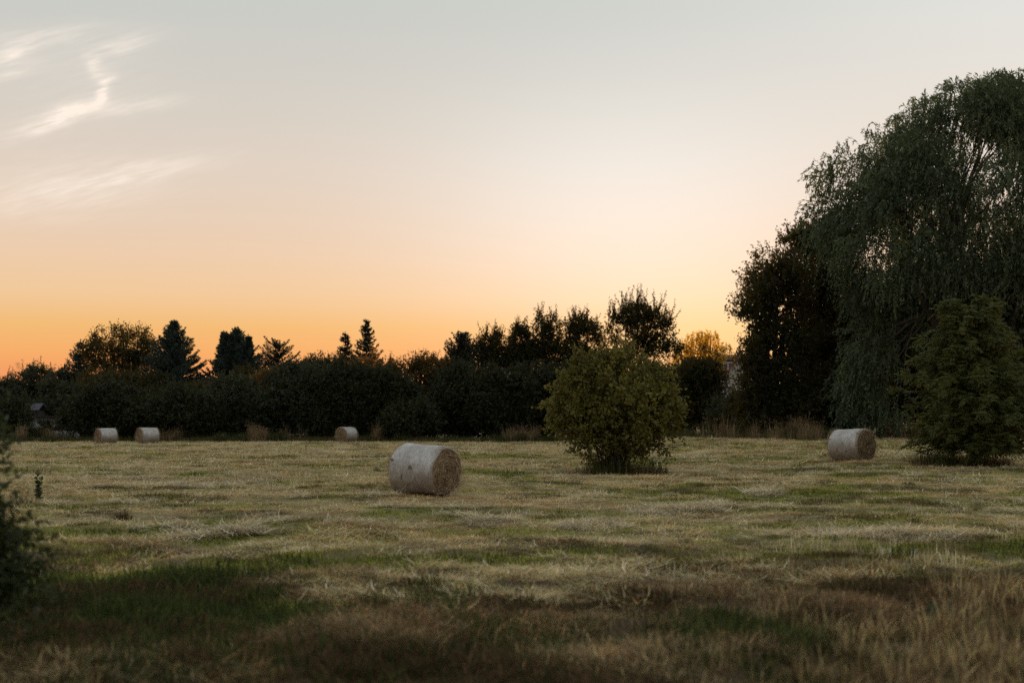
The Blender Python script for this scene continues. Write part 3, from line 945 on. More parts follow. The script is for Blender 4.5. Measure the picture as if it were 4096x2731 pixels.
def willow():
    rng = np.random.default_rng(777)
    Y = 95.
    base = ground(3930, Y)
    root = empty('weeping_willow', base, 'huge grey green weeping willow filling the right side', 'tree')
    k = Y / FOC
    man = [(3275, 655, 55), (3350, 610, 70), (3430, 545, 60), (3520, 475, 70), (3600, 435, 70), (3690, 395, 75), (3790, 360, 80), (3880, 335, 75), (3960, 325, 70), (4060, 330, 80), (4180, 350, 90),
           (3290, 760, 60), (3330, 850, 60), (3370, 960, 60), (3400, 1080, 60)]
    L = []
    for a, b, r in man:
        L.append((*at(a + 42 + rng.uniform(-16, 16), b + 74 + rng.uniform(-24, 30), Y + rng.uniform(-2, 2)), r * k * rng.uniform(.75, 1.15)))
    ctr = at(4030, 925, Y)
    rx, ry, rz = 720 * k, 9.5, 545 * k
    tries = 0
    while len(L) < 158 and tries < 4000:
        tries += 1
        d = rdir(rng, 1)[0]
        if d[2] < -.5 or (d[1] > .1 and rng.uniform() < .35):
            continue
        rr = rng.uniform(.72, .97)
        p = ctr + d * np.array([rx if d[0] < 0 else rx * .75, ry, rz]) * rr
        # photo pixel of the lobe, to leave the sky holes open
        v = p - np.array([0, 0, CAM_H])
        dep = v[1] * cp + v[2] * sp
        qx = CX + FOC * v[0] / dep
        qy = CY - FOC * (v[2] * cp - v[1] * sp) / dep
        if ((qx - 3980) / 120) ** 2 + ((qy - 660) / 95) ** 2 < 1 or ((qx - 3500) / 70) ** 2 + ((qy - 640) / 50) ** 2 < 1:
            continue
        if qy > 1000 and qx < 3430:
            continue
        L.append((*p, rng.uniform(1.1, 2.0)))
    for a, b in ((3470, 1130), (3520, 1180), (3600, 1180), (3760, 1160), (3880, 1150), (4000, 1140), (4100, 1140), (3470, 1380), (3440, 1540), (3480, 1490), (3560, 1420), (4100, 1400), (3450, 1630), (3510, 1650), (3570, 1640)):
        L.append((*at(a, b, Y + rng.uniform(-.5, 2)), rng.uniform(.9, 1.4)))
    L = np.array(L)
    L[:, :3] -= base
    g = Geo()
    cz = ctr - base
    for l in L:
        n = int(50 * (l[3] / 1.4) ** 1.6) + 10
        d = rdir(rng, n)
        P0 = l[:3] + d * l[3] * rng.uniform(.3, 1., (n, 1)) * np.array([1, 1, .7])
        o = unit((l[:3] - cz) * np.array([1, 1, .35]) / rx + d * .7)
        high = np.clip((l[2] - 6) / 14, 0, 1)
        ln = np.where(rng.uniform(0, 1, n) < .14, rng.uniform(1.8, 3.4, n), rng.uniform(.6, 1.7, n)) * (1.3 - .45 * high)
        strands(rng, g, P0, o, ln, (.27, .085), 17, droop=.75, curl=.62, tone0=np.clip(rng.uniform(0, 1) * .85 + rng.uniform(-.1, .3, n), 0, 1))
        # short sprays that stand out of the top
        m = int(n * 1.1)
        d = unit(rdir(rng, m) + np.array([0, 0, .5]))
        P1 = l[:3] + d * l[3] * .8
        strands(rng, g, P1, unit(d + (l[:3] - cz) / rx * .6), rng.uniform(.7, 1.5, m), (.28, .07), 14, droop=.25, curl=1.0)
    # inner leaves behind the curtain
    n = 9000
    d = rdir(rng, n)
    P = cz + d * np.array([rx, ry, rz]) * (.68 * rng.uniform(0, 1, (n, 1)) ** .5) + np.array([0, 1., -4.5])
    P = P[(P[:, 2] > 2) & (P[:, 2] < 12)]
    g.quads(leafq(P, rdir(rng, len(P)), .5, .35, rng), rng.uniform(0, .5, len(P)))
    g.build('crown', M['willow'], root)
    # trunk, three main limbs and boughs to every lobe
    w = Geo()
    t = np.linspace(0, 1, 8)
    w.tube(np.stack([.25 * np.sin(t * 3), 0 * t, 4.2 * t - .2], -1), .95 * (1 - .35 * t) * (1 + .4 * np.exp(-8 * t)), 12)
    f0 = np.array([.05, 0, 3.7])
    heads = []
    for a in (-2.75, -2.2, -1.2, -.3, .6, 1.7, 2.5):
        e = np.array([math.cos(a) * 5.2, math.sin(a) * 3.6, 12 + rng.uniform(-2, 2)])
        pts = f0 + (e - f0) * t[:, None] + np.stack([math.cos(a) * 1.1 * np.sin(t * np.pi), 0 * t, .6 * np.sin(t * np.pi)], -1)
        w.tube(pts, .46 * (1 - .72 * t), 8)
        heads += [pts[4], pts[5], pts[6], pts[7]]
    heads = np.array(heads)
    for l in L:
        hd = heads[np.argmin(((heads - l[:3] + np.array([0, 0, 2.])) ** 2).sum(1))]
        pts = hd + (l[:3] - hd) * t[:, None] + np.array([0, 0, 1.]) * (np.sin(t * np.pi) * rng.uniform(.04, .22) * np.linalg.norm(l[:3] - hd))[:, None] + np.stack([np.sin(t * 5 + rng.uniform(0, 6)), np.sin(t * 4 + rng.uniform(0, 6)), 0 * t], -1) * .35 * np.sin(t * np.pi)[:, None] + rng.normal(size=(8, 3)) * .08
        w.tube(pts, rng.uniform(.05, .10) * (1 - .85 * t) + .01, 5)
    w.build('trunk', M['bark'], root, smooth_=True)


def feathery():
    rng = np.random.default_rng(31)
    Y = 53.
    base = ground(3905, Y)
    root = empty('young_tree', base, 'bushy young tree with feathery drooping sprays in front of the willow', 'tree')
    k = Y / FOC
    h = (HOR + (CAM_H - base[2]) / k - 1190) * k
    tr, cr = Geo(), Geo()
    t = np.linspace(0, 1, 10)
    # two leaders, low fork
    leads = [(np.stack([.05 * np.sin(t * 5) + .5 * t, 0 * t, -.1 + (h + .12) * t], -1), 1.0), (np.stack([-.72 * t ** .8, -.1 * t, -.1 + (h * .965) * t], -1), .95)]
    for p, s in leads:
        tr.tube(p, .13 * s * (1 - .93 * t) + .008, 8)

    def frond(P, D, L, yel):
        m = len(P)
        kk = 8
        u = np.linspace(.08, 1, kk)[None, :, None]
        ax = P[:, None] + D[:, None] * L[:, None, None] * u
        ax[..., 2] -= (L[:, None] * (.34 * u[..., 0] ** 2))
        tg = unit(np.gradient(ax, axis=1))
        sd = unit(np.cross(tg, np.array([0, 0, 1.])))
        for s in (-1, 1):
            q = ax.reshape(-1, 3)
            d = unit(sd * s * .8 + tg * .55 - np.array([0, 0, .28]) + rng.normal(size=tg.shape) * .15).reshape(-1, 3)
            ll = (.17 * np.sin(np.linspace(.5, 2.6, kk)))[None].repeat(m, 0).ravel() * rng.uniform(.8, 1.2, m * kk)
            cr.quads(leafq(q, d, ll, .042, rng), np.clip(np.repeat(yel, kk) + rng.normal(0, .12, m * kk), 0, 1))

    nb = 390
    for b in range(nb):
        f = rng.uniform(0, 1) ** 1.15
        p, s = leads[rng.integers(2)]
        z = .5 + f * (h * .99 - .54)
        i = np.interp(z, p[:, 2], np.arange(10))
        j = int(min(8, i))
        o = p[j] + (p[j + 1] - p[j]) * (i - j)
        a = rng.uniform(0, 2 * np.pi)
        fz = z / h
        prof = np.interp(fz, [0, .08, .2, .33, .5, .7, .88, 1], [1.0, 2.1, 2.8, 2.85, 2.15, 1.15, .5, .08])
        L = prof * .93 * rng.uniform(.45, 1.15)
        u = np.linspace(0, 1, 12)
        pts = o + np.stack([np.cos(a) * L * u, np.sin(a) * L * u, L * ((.30 + .55 * fz) * u - .34 * u ** 2 * (1.15 - fz) - .02)], -1) + rng.normal(size=(12, 3)) * .02
        pts[:, 2] = np.maximum(pts[:, 2], .12)
        tr.tube(pts, .028 * (1 - .85 * u) * (.5 + .3 * L), 4)
        m = int(7 + 9 * L)
        uu = 1 - rng.uniform(0, 1, m) ** 1.4 * .78
        P = np.stack([np.interp(uu, u, pts[:, c]) for c in range(3)], -1)
        dr = unit(np.array([np.cos(a), np.sin(a), .38]) + rng.normal(size=(m, 3)) * .62)
        yel = np.full(m, .30 + .30 * vnoise(np.array([[a * 1.2, fz * 3]]), 8)[0] + .22 * max(0, -math.cos(a)) * (1 - fz))
        frond(P, dr, rng.uniform(.28, .5, m), yel)
    n = 2200                               # inner leaves
    z = rng.uniform(.5, h * .85, n)
    rr = np.interp(z / h, [0, .1, .3, .6, 1], [.7, 1.5, 1.9, 1.1, .1]) * np.sqrt(rng.uniform(0, 1, n))
    a = rng.uniform(0, 6.28, n)
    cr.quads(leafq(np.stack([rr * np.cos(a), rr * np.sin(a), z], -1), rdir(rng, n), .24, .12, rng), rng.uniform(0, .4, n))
    tr.build('trunk', M['bark'], root, smooth_=True)
    cr.build('crown', M['fern'], root)


def lone_bush():
    rng = np.random.default_rng(52)
    Y = 48.
    base = ground(2475, Y)
    root = empty('round_bush', base, 'lone round yellow green bush standing in the field', 'bush')
    lobes = lobes_from_px([(2440, 1580, 190, 150), (2300, 1650, 95, 95), (2600, 1630, 105, 110), (2300, 1560, 70, 75, .3), (2370, 1500, 85, 75, .2), (2480, 1690, 165, 105), (2480, 1795, 130, 48), (2340, 1765, 56, 34), (2480, 1445, 95, 44), (2420, 1800, 55, 32, -.5), (2550, 1805, 60, 34, -.4), (2480, 1740, 150, 60, -.6), (2470, 1490, 75, 60), (2555, 1500, 70, 72, -.4), (2650, 1550, 50, 90), (2240, 1640, 55, 70),
                           (2670, 1640, 52, 75), (2480, 1680, 180, 85), (2305, 1695, 60, 50), (2640, 1720, 62, 55), (2500, 1760, 75, 45), (2640, 1795, 46, 26), (2400, 1650, 120, 110, -.9), (2540, 1640, 130, 120, -1.0), (2450, 1590, 100, 80, -1.0),
                           (2320, 1790, 40, 18, -.3), (2300, 1480, 26, 40), (2440, 1446, 36, 26), (2520, 1450, 28, 24)], Y, base)
    g, sh = crown_geo(rng, lobes, 3300, .42, 8, (.115, .085), up=.25, gap=.40, gapscale=.55, fill=2600, fill_leaf=(.16, .12), shoots=160, shoot_len=.6, droop=.25, seed=5, surf=.62, folded=True)
    w = Geo()
    for l in np.concatenate([lobes, lobes[:18]]):
        p0 = np.array([rng.normal(0, .22), rng.normal(0, .15), -.05])
        p1 = l[:3] + rng.normal(size=3) * .3
        t = np.linspace(0, 1, 9)
        pts = p0 + (p1 - p0) * t[:, None]
        pts[:, 2] += np.sin(t * np.pi) * .12 * np.linalg.norm(p1 - p0)
        pts += rng.normal(size=pts.shape) * .02
        w.tube(pts, .035 * (1 - .8 * t) + .004, 6)
        for _ in range(3):
            s = rng.integers(3, 8)
            e = pts[s] + rdir(rng, 1)[0] * .5 + np.array([0, 0, .25])
            u = np.linspace(0, 1, 4)
            w.tube(pts[s] + (e - pts[s]) * u[:, None], .012 * (1 - .7 * u), 4)
    for pts, r in sh:
        if len(pts) > 1:
            w.tube(pts, np.linspace(.006, .003, len(pts)), 3)
    w.build('stems', M['bark'], root, smooth_=True)
    g.build('foliage', M['bush'], root)


def build_near_plants():
    # bush that leans in from the left, close to the camera
    rng = np.random.default_rng(71)
    Y = 10.6
    base = ground(-260, Y)
    root = empty('sallow_bush', base, 'leafy sallow bush close to the camera at the left edge', 'bush')
    lobes = lobes_from_px([(-230, 2100, 170, 220), (-130, 2290, 170, 170), (-300, 1930, 170, 170), (-115, 1960, 60, 90), (-62, 1800, 48, 95), (-100, 2400, 190, 150), (-390, 2200, 220, 280), (-90, 2130, 80, 90), (-40, 2340, 110, 120)], Y, base)
    g, sh = crown_geo(rng, lobes, 1150, .36, 10, (.085, .026), up=.6, gap=.44, gapscale=.3, fill=1500, fill_leaf=(.11, .06), shoots=60, shoot_len=.5, seed=3, surf=.5, folded=True)
    w = Geo()
    for l in np.concatenate([lobes, lobes]):
        p0 = np.array([rng.normal(0, .12), rng.normal(0, .12), -.05])
        p1 = l[:3] + rng.normal(size=3) * .15
        t = np.linspace(0, 1, 7)
        w.tube(p0 + (p1 - p0) * t[:, None], .014 * (1 - .7 * t) + .002, 6)
    w.build('stems', M['bark'], root, smooth_=True)
    g.build('foliage', M['near'], root)
    # single weeds
    def weed(label, px, py, hpx, wpx, mat, name='weed', stalks=5, leaf=(.10, .035), upright=1.5, per=16):
        SEED[0] += 1
        r = np.random.default_rng(SEED[0])
        Yd = FOC * CAM_H / (py - HOR)
        b = ground(px, Yd)
        h, wd = hpx * Yd / FOC, wpx * Yd / FOC
        rt = empty(name, b, label, 'weed', 'weeds standing in the field')
        st, lf = Geo(), Geo()
        for s in range(stalks):
            e = np.array([r.normal(0, wd * .3), r.normal(0, wd * .3), h * r.uniform(.6, 1.05)])
            t = np.linspace(0, 1, per)
            pts = e * t[:, None] * np.array([1, 1, 1]) + np.array([0, 0, -.02])
            pts[:, :2] *= t[:, None] ** .6
            st.tube(pts, np.linspace(.007, .002, per), 5)
            for _ in range(2):
                q = leaf2(pts, unit(r.normal(size=pts.shape) * np.array([1, 1, .5]) + np.array([0, 0, .35])), leaf[0] * r.uniform(.6, 1.2, per) * (1.15 - .6 * t), leaf[1], r)
                tn = r.uniform(0, 1, per)
                lf.quads(q, np.concatenate([tn, tn]))
        st.build('stalks', M['weed_dry'], rt)
        lf.build('leaves', M[mat], rt)
    weed('dark upright weed stalk beside the near left bush', 158, 1995, 130, 26, 'weed', stalks=3, leaf=(.12, .05), per=22)

    def clump(label, px, py, hpx, wpx, cols, n=170, lean=.6, w=.008):
        SEED[0] += 1
        r = np.random.default_rng(SEED[0])
        Yd = FOC * CAM_H / (py - HOR)
        b = ground(px, Yd)
        o = tuft('grass_clump', r, n, wpx * Yd / FOC / 2, hpx * Yd / FOC, w, cols, lean=lean)
        C.objects.link(o)
        o.location = [float(c) for c in b]
        tag(o, label, 'grass clump', 'single grass clumps in the field')
    DG, DR = [(.045, .06, .02), (.06, .075, .025), (.09, .10, .035)], [(.12, .08, .04), (.09, .06, .03), (.17, .12, .06)]
    clump('dark low clump at the foot of the upright weed stalk', 112, 2002, 30, 95, DG, 260)
    clump('brown dry clump between left bush and large bale', 500, 2066, 50, 70, DR, 260)
    clump('small green clump left of the large bale', 1508, 1893, 26, 26, DG, 70)
    clump('brown dead clump right behind the large bale', 1873, 1822, 22, 30, DR, 70)
    clump('bluish green leafy clump in the right foreground', 3765, 2510, 90, 170, [(.05, .085, .05), (.07, .11, .065), (.04, .06, .03)], 220, w=.016)
    clump('green clump in the field below the right bale', 3630, 1942, 24, 56, DG + GREEN[:1], 120)
    clump('dark blurred clump at the bottom edge', 770, 2740, 130, 210, DR + DG[:1], 420)
    clump('green clump in front of the bushy young tree', 3795, 1866, 34, 52, DG, 120)
    clump('dark green clump in the grass below the lone bush', 2730, 2178, 36, 80, DG + GREEN[:1], 150)


# ------------------------------------------------------------------ hay bales
def wrap_mat():
    m, t, out = nt('bale net wrap')
    tc = t.nodes.new('ShaderNodeTexCoord')
    sx = t.nodes.new('ShaderNodeSeparateXYZ')
    t.links.new(tc.outputs['Object'], sx.inputs[0])
    ang = math_(t, 'ARCTAN2', sx.outputs['Y'], sx.outputs['Z'])
    cb = t.nodes.new('ShaderNodeCombineXYZ')
    t.links.new(sx.outputs['X'], cb.inputs[0])
    t.links.new(ang, cb.inputs[1])
    mp = t.nodes.new('ShaderNodeMapping')
    mp.inputs['Scale'].default_value = (9, 1.2, 1)
    t.links.new(cb.outputs[0], mp.inputs[0])
    streak = noise(t, mp.outputs[0], 3.0, 6, .65)        # bands running round the bale
    blot = noise(t, tc.outputs['Object'], 3.2, 5, .6)
    fib = noise(t, tc.outputs['Object'], 42, 4, .7)
    # bleached grey above, straw through the net below; sky and ground light partly painted in
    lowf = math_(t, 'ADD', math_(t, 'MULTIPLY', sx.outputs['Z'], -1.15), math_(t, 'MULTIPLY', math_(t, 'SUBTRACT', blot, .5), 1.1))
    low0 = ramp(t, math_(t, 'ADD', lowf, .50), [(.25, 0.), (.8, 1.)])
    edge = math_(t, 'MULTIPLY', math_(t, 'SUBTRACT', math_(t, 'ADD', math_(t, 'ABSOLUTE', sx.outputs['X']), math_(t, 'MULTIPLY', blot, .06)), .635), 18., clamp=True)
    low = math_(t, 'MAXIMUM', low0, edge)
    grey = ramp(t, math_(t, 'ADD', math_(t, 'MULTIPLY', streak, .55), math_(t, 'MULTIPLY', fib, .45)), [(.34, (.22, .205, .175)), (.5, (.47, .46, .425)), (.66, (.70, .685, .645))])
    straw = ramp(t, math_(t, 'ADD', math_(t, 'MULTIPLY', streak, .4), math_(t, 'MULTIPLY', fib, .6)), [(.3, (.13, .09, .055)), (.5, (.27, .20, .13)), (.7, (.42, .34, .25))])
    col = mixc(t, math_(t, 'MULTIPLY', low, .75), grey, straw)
    col = mixc(t, ramp(t, noise(t, tc.outputs['Object'], 2.1, 4, .7), [(.42, .42), (.62, 0.)]), col, (.15, .115, .075))
    hole = noise(t, tc.outputs['Object'], 5.5, 2, .5)
    col = mixc(t, ramp(t, hole, [(.66, 0.), (.71, .85)]), col, (.09, .062, .035))
    p = t.nodes.new('ShaderNodeBsdfPrincipled')
    p.inputs['Roughness'].default_value = .7
    p.inputs['Specular IOR Level'].default_value = .25
    t.links.new(col, p.inputs['Base Color'])
    b = t.nodes.new('ShaderNodeBump')
    b.inputs['Strength'].default_value = .8
    b.inputs['Distance'].default_value = .03
    t.links.new(math_(t, 'ADD', streak, math_(t, 'MULTIPLY', fib, .5)), b.inputs['Height'])
    t.links.new(b.outputs[0], p.inputs['Normal'])
    t.links.new(p.outputs[0], out.inputs[0])
    return m


def end_mat():
    m, t, out = nt('bale end straw')
    tc = t.nodes.new('ShaderNodeTexCoord')
    sx = t.nodes.new('ShaderNodeSeparateXYZ')
    t.links.new(tc.outputs['Object'], sx.inputs[0])
    ang = math_(t, 'ARCTAN2', sx.outputs['Y'], sx.outputs['Z'])
    r = math_(t, 'SQRT', math_(t, 'ADD', math_(t, 'POWER', sx.outputs['Y'], 2.), math_(t, 'POWER', sx.outputs['Z'], 2.)))
    cb = t.nodes.new('ShaderNodeCombineXYZ')
    rr = math_(t, 'ADD', r, math_(t, 'MULTIPLY', ang, .014))
    t.links.new(math_(t, 'MULTIPLY', rr, 17.), cb.inputs[0])
    t.links.new(math_(t, 'SINE', ang), cb.inputs[1])
    t.links.new(math_(t, 'COSINE', ang), cb.inputs[2])
    ring = noise(t, cb.outputs[0], 1.5, 6, .65)
    fib = noise(t, tc.outputs['Object'], 30, 4, .7)
    f = math_(t, 'ADD', math_(t, 'MULTIPLY', ring, .75), math_(t, 'MULTIPLY', fib, .25))
    col = ramp(t, f, [(.36, (.035, .022, .012)), (.46, (.14, .092, .05)), (.58, (.29, .20, .115)), (.72, (.45, .35, .22))])
    p = t.nodes.new('ShaderNodeBsdfPrincipled')
    p.inputs['Roughness'].default_value = .9
    p.inputs['Specular IOR Level'].default_value = .1
    t.links.new(col, p.inputs['Base Color'])
    b = t.nodes.new('ShaderNodeBump')
    b.inputs['Strength'].default_value = 1.
    b.inputs['Distance'].default_value = .05
    t.links.new(f, b.inputs['Height'])
    t.links.new(b.outputs[0], p.inputs['Normal'])
    t.links.new(p.outputs[0], out.inputs[0])
    return m


def bale(label, px, py, Y, yaw, D=1.25, L=1.25, taper=0., roll=0., seed=0, group='hay bales on the field', tilt=0.):
    """axis along local X; the +X end is the one turned by yaw towards the viewer"""
    rng = np.random.default_rng(seed + 900)
    b = ground(px, Y)
    Rr = D / 2
    root = empty('hay_bale', (b[0], b[1], b[2] + Rr - .05), label, 'hay bale', group)
    root.rotation_euler = (0, tilt, yaw)
    na, nl = 96, 30
    th = np.linspace(0, 2 * np.pi, na, endpoint=False)
    X = np.linspace(-L / 2, L / 2, nl)

    def radius(x, a):
        rr = Rr * (1 - taper * x / L) * (1 + .0 * x)
        p = np.stack([np.cos(a) * 1.4, np.sin(a) * 1.4, np.broadcast_to(x, a.shape) * 1.2 + seed * 3.3], -1)
        n = (fbm(p, seed, 3) - .5) * .085
        q = np.stack([np.cos(a) * 7, np.sin(a) * 7, np.broadcast_to(x, a.shape) * 9], -1)
        n = n + (fbm(q, seed + 4, 2) - .5) * .018
        rr = rr + n
        edge = np.clip((np.abs(x) - (L / 2 - .10)) / .10, 0, 1)
        rr = rr - .055 * edge ** 2                          # soft shoulder
        sag = np.clip(-np.cos(a) - .80, 0, 1) * .42         # flattened where it lies
        return rr * (1 - sag)
    g = Geo()
    V = np.stack([np.stack([np.full(na, x), radius(x, th) * np.sin(th), radius(x, th) * np.cos(th)], -1) for x in X])
    i, j = np.meshgrid(np.arange(nl - 1), np.arange(na), indexing='ij')
    k = (j + 1) % na
    g.add(V.reshape(-1, 3), np.stack([i * na + j, i * na + k, (i + 1) * na + k, (i + 1) * na + j], -1))
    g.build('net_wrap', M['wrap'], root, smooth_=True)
    for s in (1, -1):
        e = Geo()
        nr = 22
        rows = []
        for q in range(nr):
            f = 1 - q / (nr - 1) * .985
            ra = radius(s * L / 2, th) * f
            p = np.stack([ra * np.sin(th) * 9, ra * np.cos(th) * 9, np.full(na, seed * 1.7)], -1)
            bul = .045 * (1 - f ** 2) + (fbm(p, seed + 2, 3) - .5) * .085 + .02 * np.sin((f * Rr + th * .012) * 75)
            bul = bul - .09 * np.exp(-((f) / .13) ** 2)     # hollow core
            if q == 0:
                bul = 0 * bul
            rows.append(np.stack([s * (L / 2 + bul), ra * np.sin(th), ra * np.cos(th)], -1))
        V = np.stack(rows)
        i, j = np.meshgrid(np.arange(nr - 1), np.arange(na), indexing='ij')
        k = (j + 1) % na
        f_ = np.stack([i * na + j, i * na + k, (i + 1) * na + k, (i + 1) * na + j], -1)
        e.add(V.reshape(-1, 3), f_ if s > 0 else f_[..., ::-1])
        end = e.build('bale_end', M['bend'], root, smooth_=True)
        # straw lying round the coil and sticking out at the rim
        st = Geo()
        n = 620
        ra = Rr * np.sqrt(rng.uniform(.02, 1, n)) * .97
        a = rng.uniform(0, 6.28, n)
        P = np.stack([np.full(n, s * (L / 2 + .02)) + s * rng.uniform(-.01, .05, n), ra * np.sin(a), ra * np.cos(a)], -1)
        tg = np.stack([rng.normal(0, .25, n), np.cos(a), -np.sin(a)], -1) + rng.normal(size=(n, 3)) * .55
        tg[:, 0] = np.abs(tg[:, 0]) * s * .4
        st.quads(leafq(P, unit(tg), rng.uniform(.08, .3, n), .008, rng), rng.uniform(0, 1, n))
        n = 340
        a = rng.uniform(0, 6.28, n)
        ra = Rr * rng.uniform(.93, .99, n)
        P = np.stack([np.full(n, s * (L / 2 - .03)) + rng.uniform(-.05, .05, n), ra * np.sin(a), ra * np.cos(a)], -1)
        dr = np.stack([s * rng.uniform(0, 1, n), np.sin(a) * .7, np.cos(a) * .7], -1) + rng.normal(size=(n, 3)) * .5
        st.quads(leafq(P, unit(dr), rng.uniform(.04, .13, n), .007, rng), rng.uniform(0, 1, n))
        tag(st.build('loose_straw', M['strawbits'], end), kind='stuff')
    return root


def build_bales():
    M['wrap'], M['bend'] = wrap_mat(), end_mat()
    M['strawbits'] = leaf_mat('straw bits', (.16, .11, .06), (.58, .47, .30), .15, (1, 1, 1), .1)
    # large near bale, end turned right; the others by distance
    bale('large grey wrapped hay bale lying nearest, left of the lone bush', 1703, 1985, 34.6, R_(-36), 1.255, 1.32, taper=.07, seed=1, tilt=R_(1.5))
    bale('grey hay bale in front of the willow, coiled end facing right', 3405, 1853, 56., R_(-50), 1.30, 1.42, taper=-.03, seed=2, tilt=R_(-1.5))
    bale('distant hay bale with its round end facing us, right of the sallow bush', 1386, 1769, 117., R_(-124), 1.34, 1.35, seed=3)
    bale('distant hay bale, left one of the pair by the hedge', 426, 1776, 111., R_(-141), 1.30, 1.33, seed=4, group='hay bales on the field')
    bale('distant hay bale, right one of the pair by the hedge', 592, 1776, 110., R_(-141), 1.30, 1.38, seed=5)


# ------------------------------------------------------------------ buildings and the car, far behind the hedge
def box_bm(bm, c, s):
    m = bmesh.ops.create_cube(bm, size=1)
    for v in m['verts']:
        v.co = (v.co.x * s[0] + c[0], v.co.y * s[1] + c[1], v.co.z * s[2] + c[2])


def bm_obj(name, bm, mat, parent, bevel=0):
    if bevel:
        bmesh.ops.bevel(bm, geom=bm.edges[:], offset=bevel, segments=2, affect='EDGES')
    me = bpy.data.meshes.new(name)
    bmesh.ops.recalc_face_normals(bm, faces=bm.faces)
    bm.to_mesh(me)
    bm.free()
    me.materials.append(mat)
    return link(name, me, parent)


def prism(name, prof, x0, x1, mat, parent, axis='x'):
    """profile in (y,z) pulled along x, or in (x,z) pulled along y"""
    bm = bmesh.new()
    f = lambda a, p: (a, p[0], p[1]) if axis == 'x' else (p[0], a, p[1])
    A = [bm.verts.new(f(x0, p)) for p in prof]
    B = [bm.verts.new(f(x1, p)) for p in prof]
    bm.faces.new(A)
    bm.faces.new(B[::-1])
    for i in range(len(prof)):
        j = (i + 1) % len(prof)
        bm.faces.new((A[i], B[i], B[j], A[j]))
    return bm_obj(name, bm, mat, parent)


def windows(parent, spots, y, w, h, frame, glass):
    for x, z in spots:
        bm = bmesh.new()
        t = .09
        for c, s in (((x - w / 2, y, z), (t, .12, h + t)), ((x + w / 2, y, z), (t, .12, h + t)), ((x, y, z + h / 2), (w - t, .12, t)), ((x, y, z - h / 2), (w - t, .12, t)), ((x, y + .01, z), (.06, .08, h - t))):
            box_bm(bm, c, s)
        f = bm_obj('window', bm, frame, parent)
        bm = bmesh.new()
        box_bm(bm, (x, y + .04, z), (w - t, .03, h - t))
        bm_obj('pane', bm, glass, f)


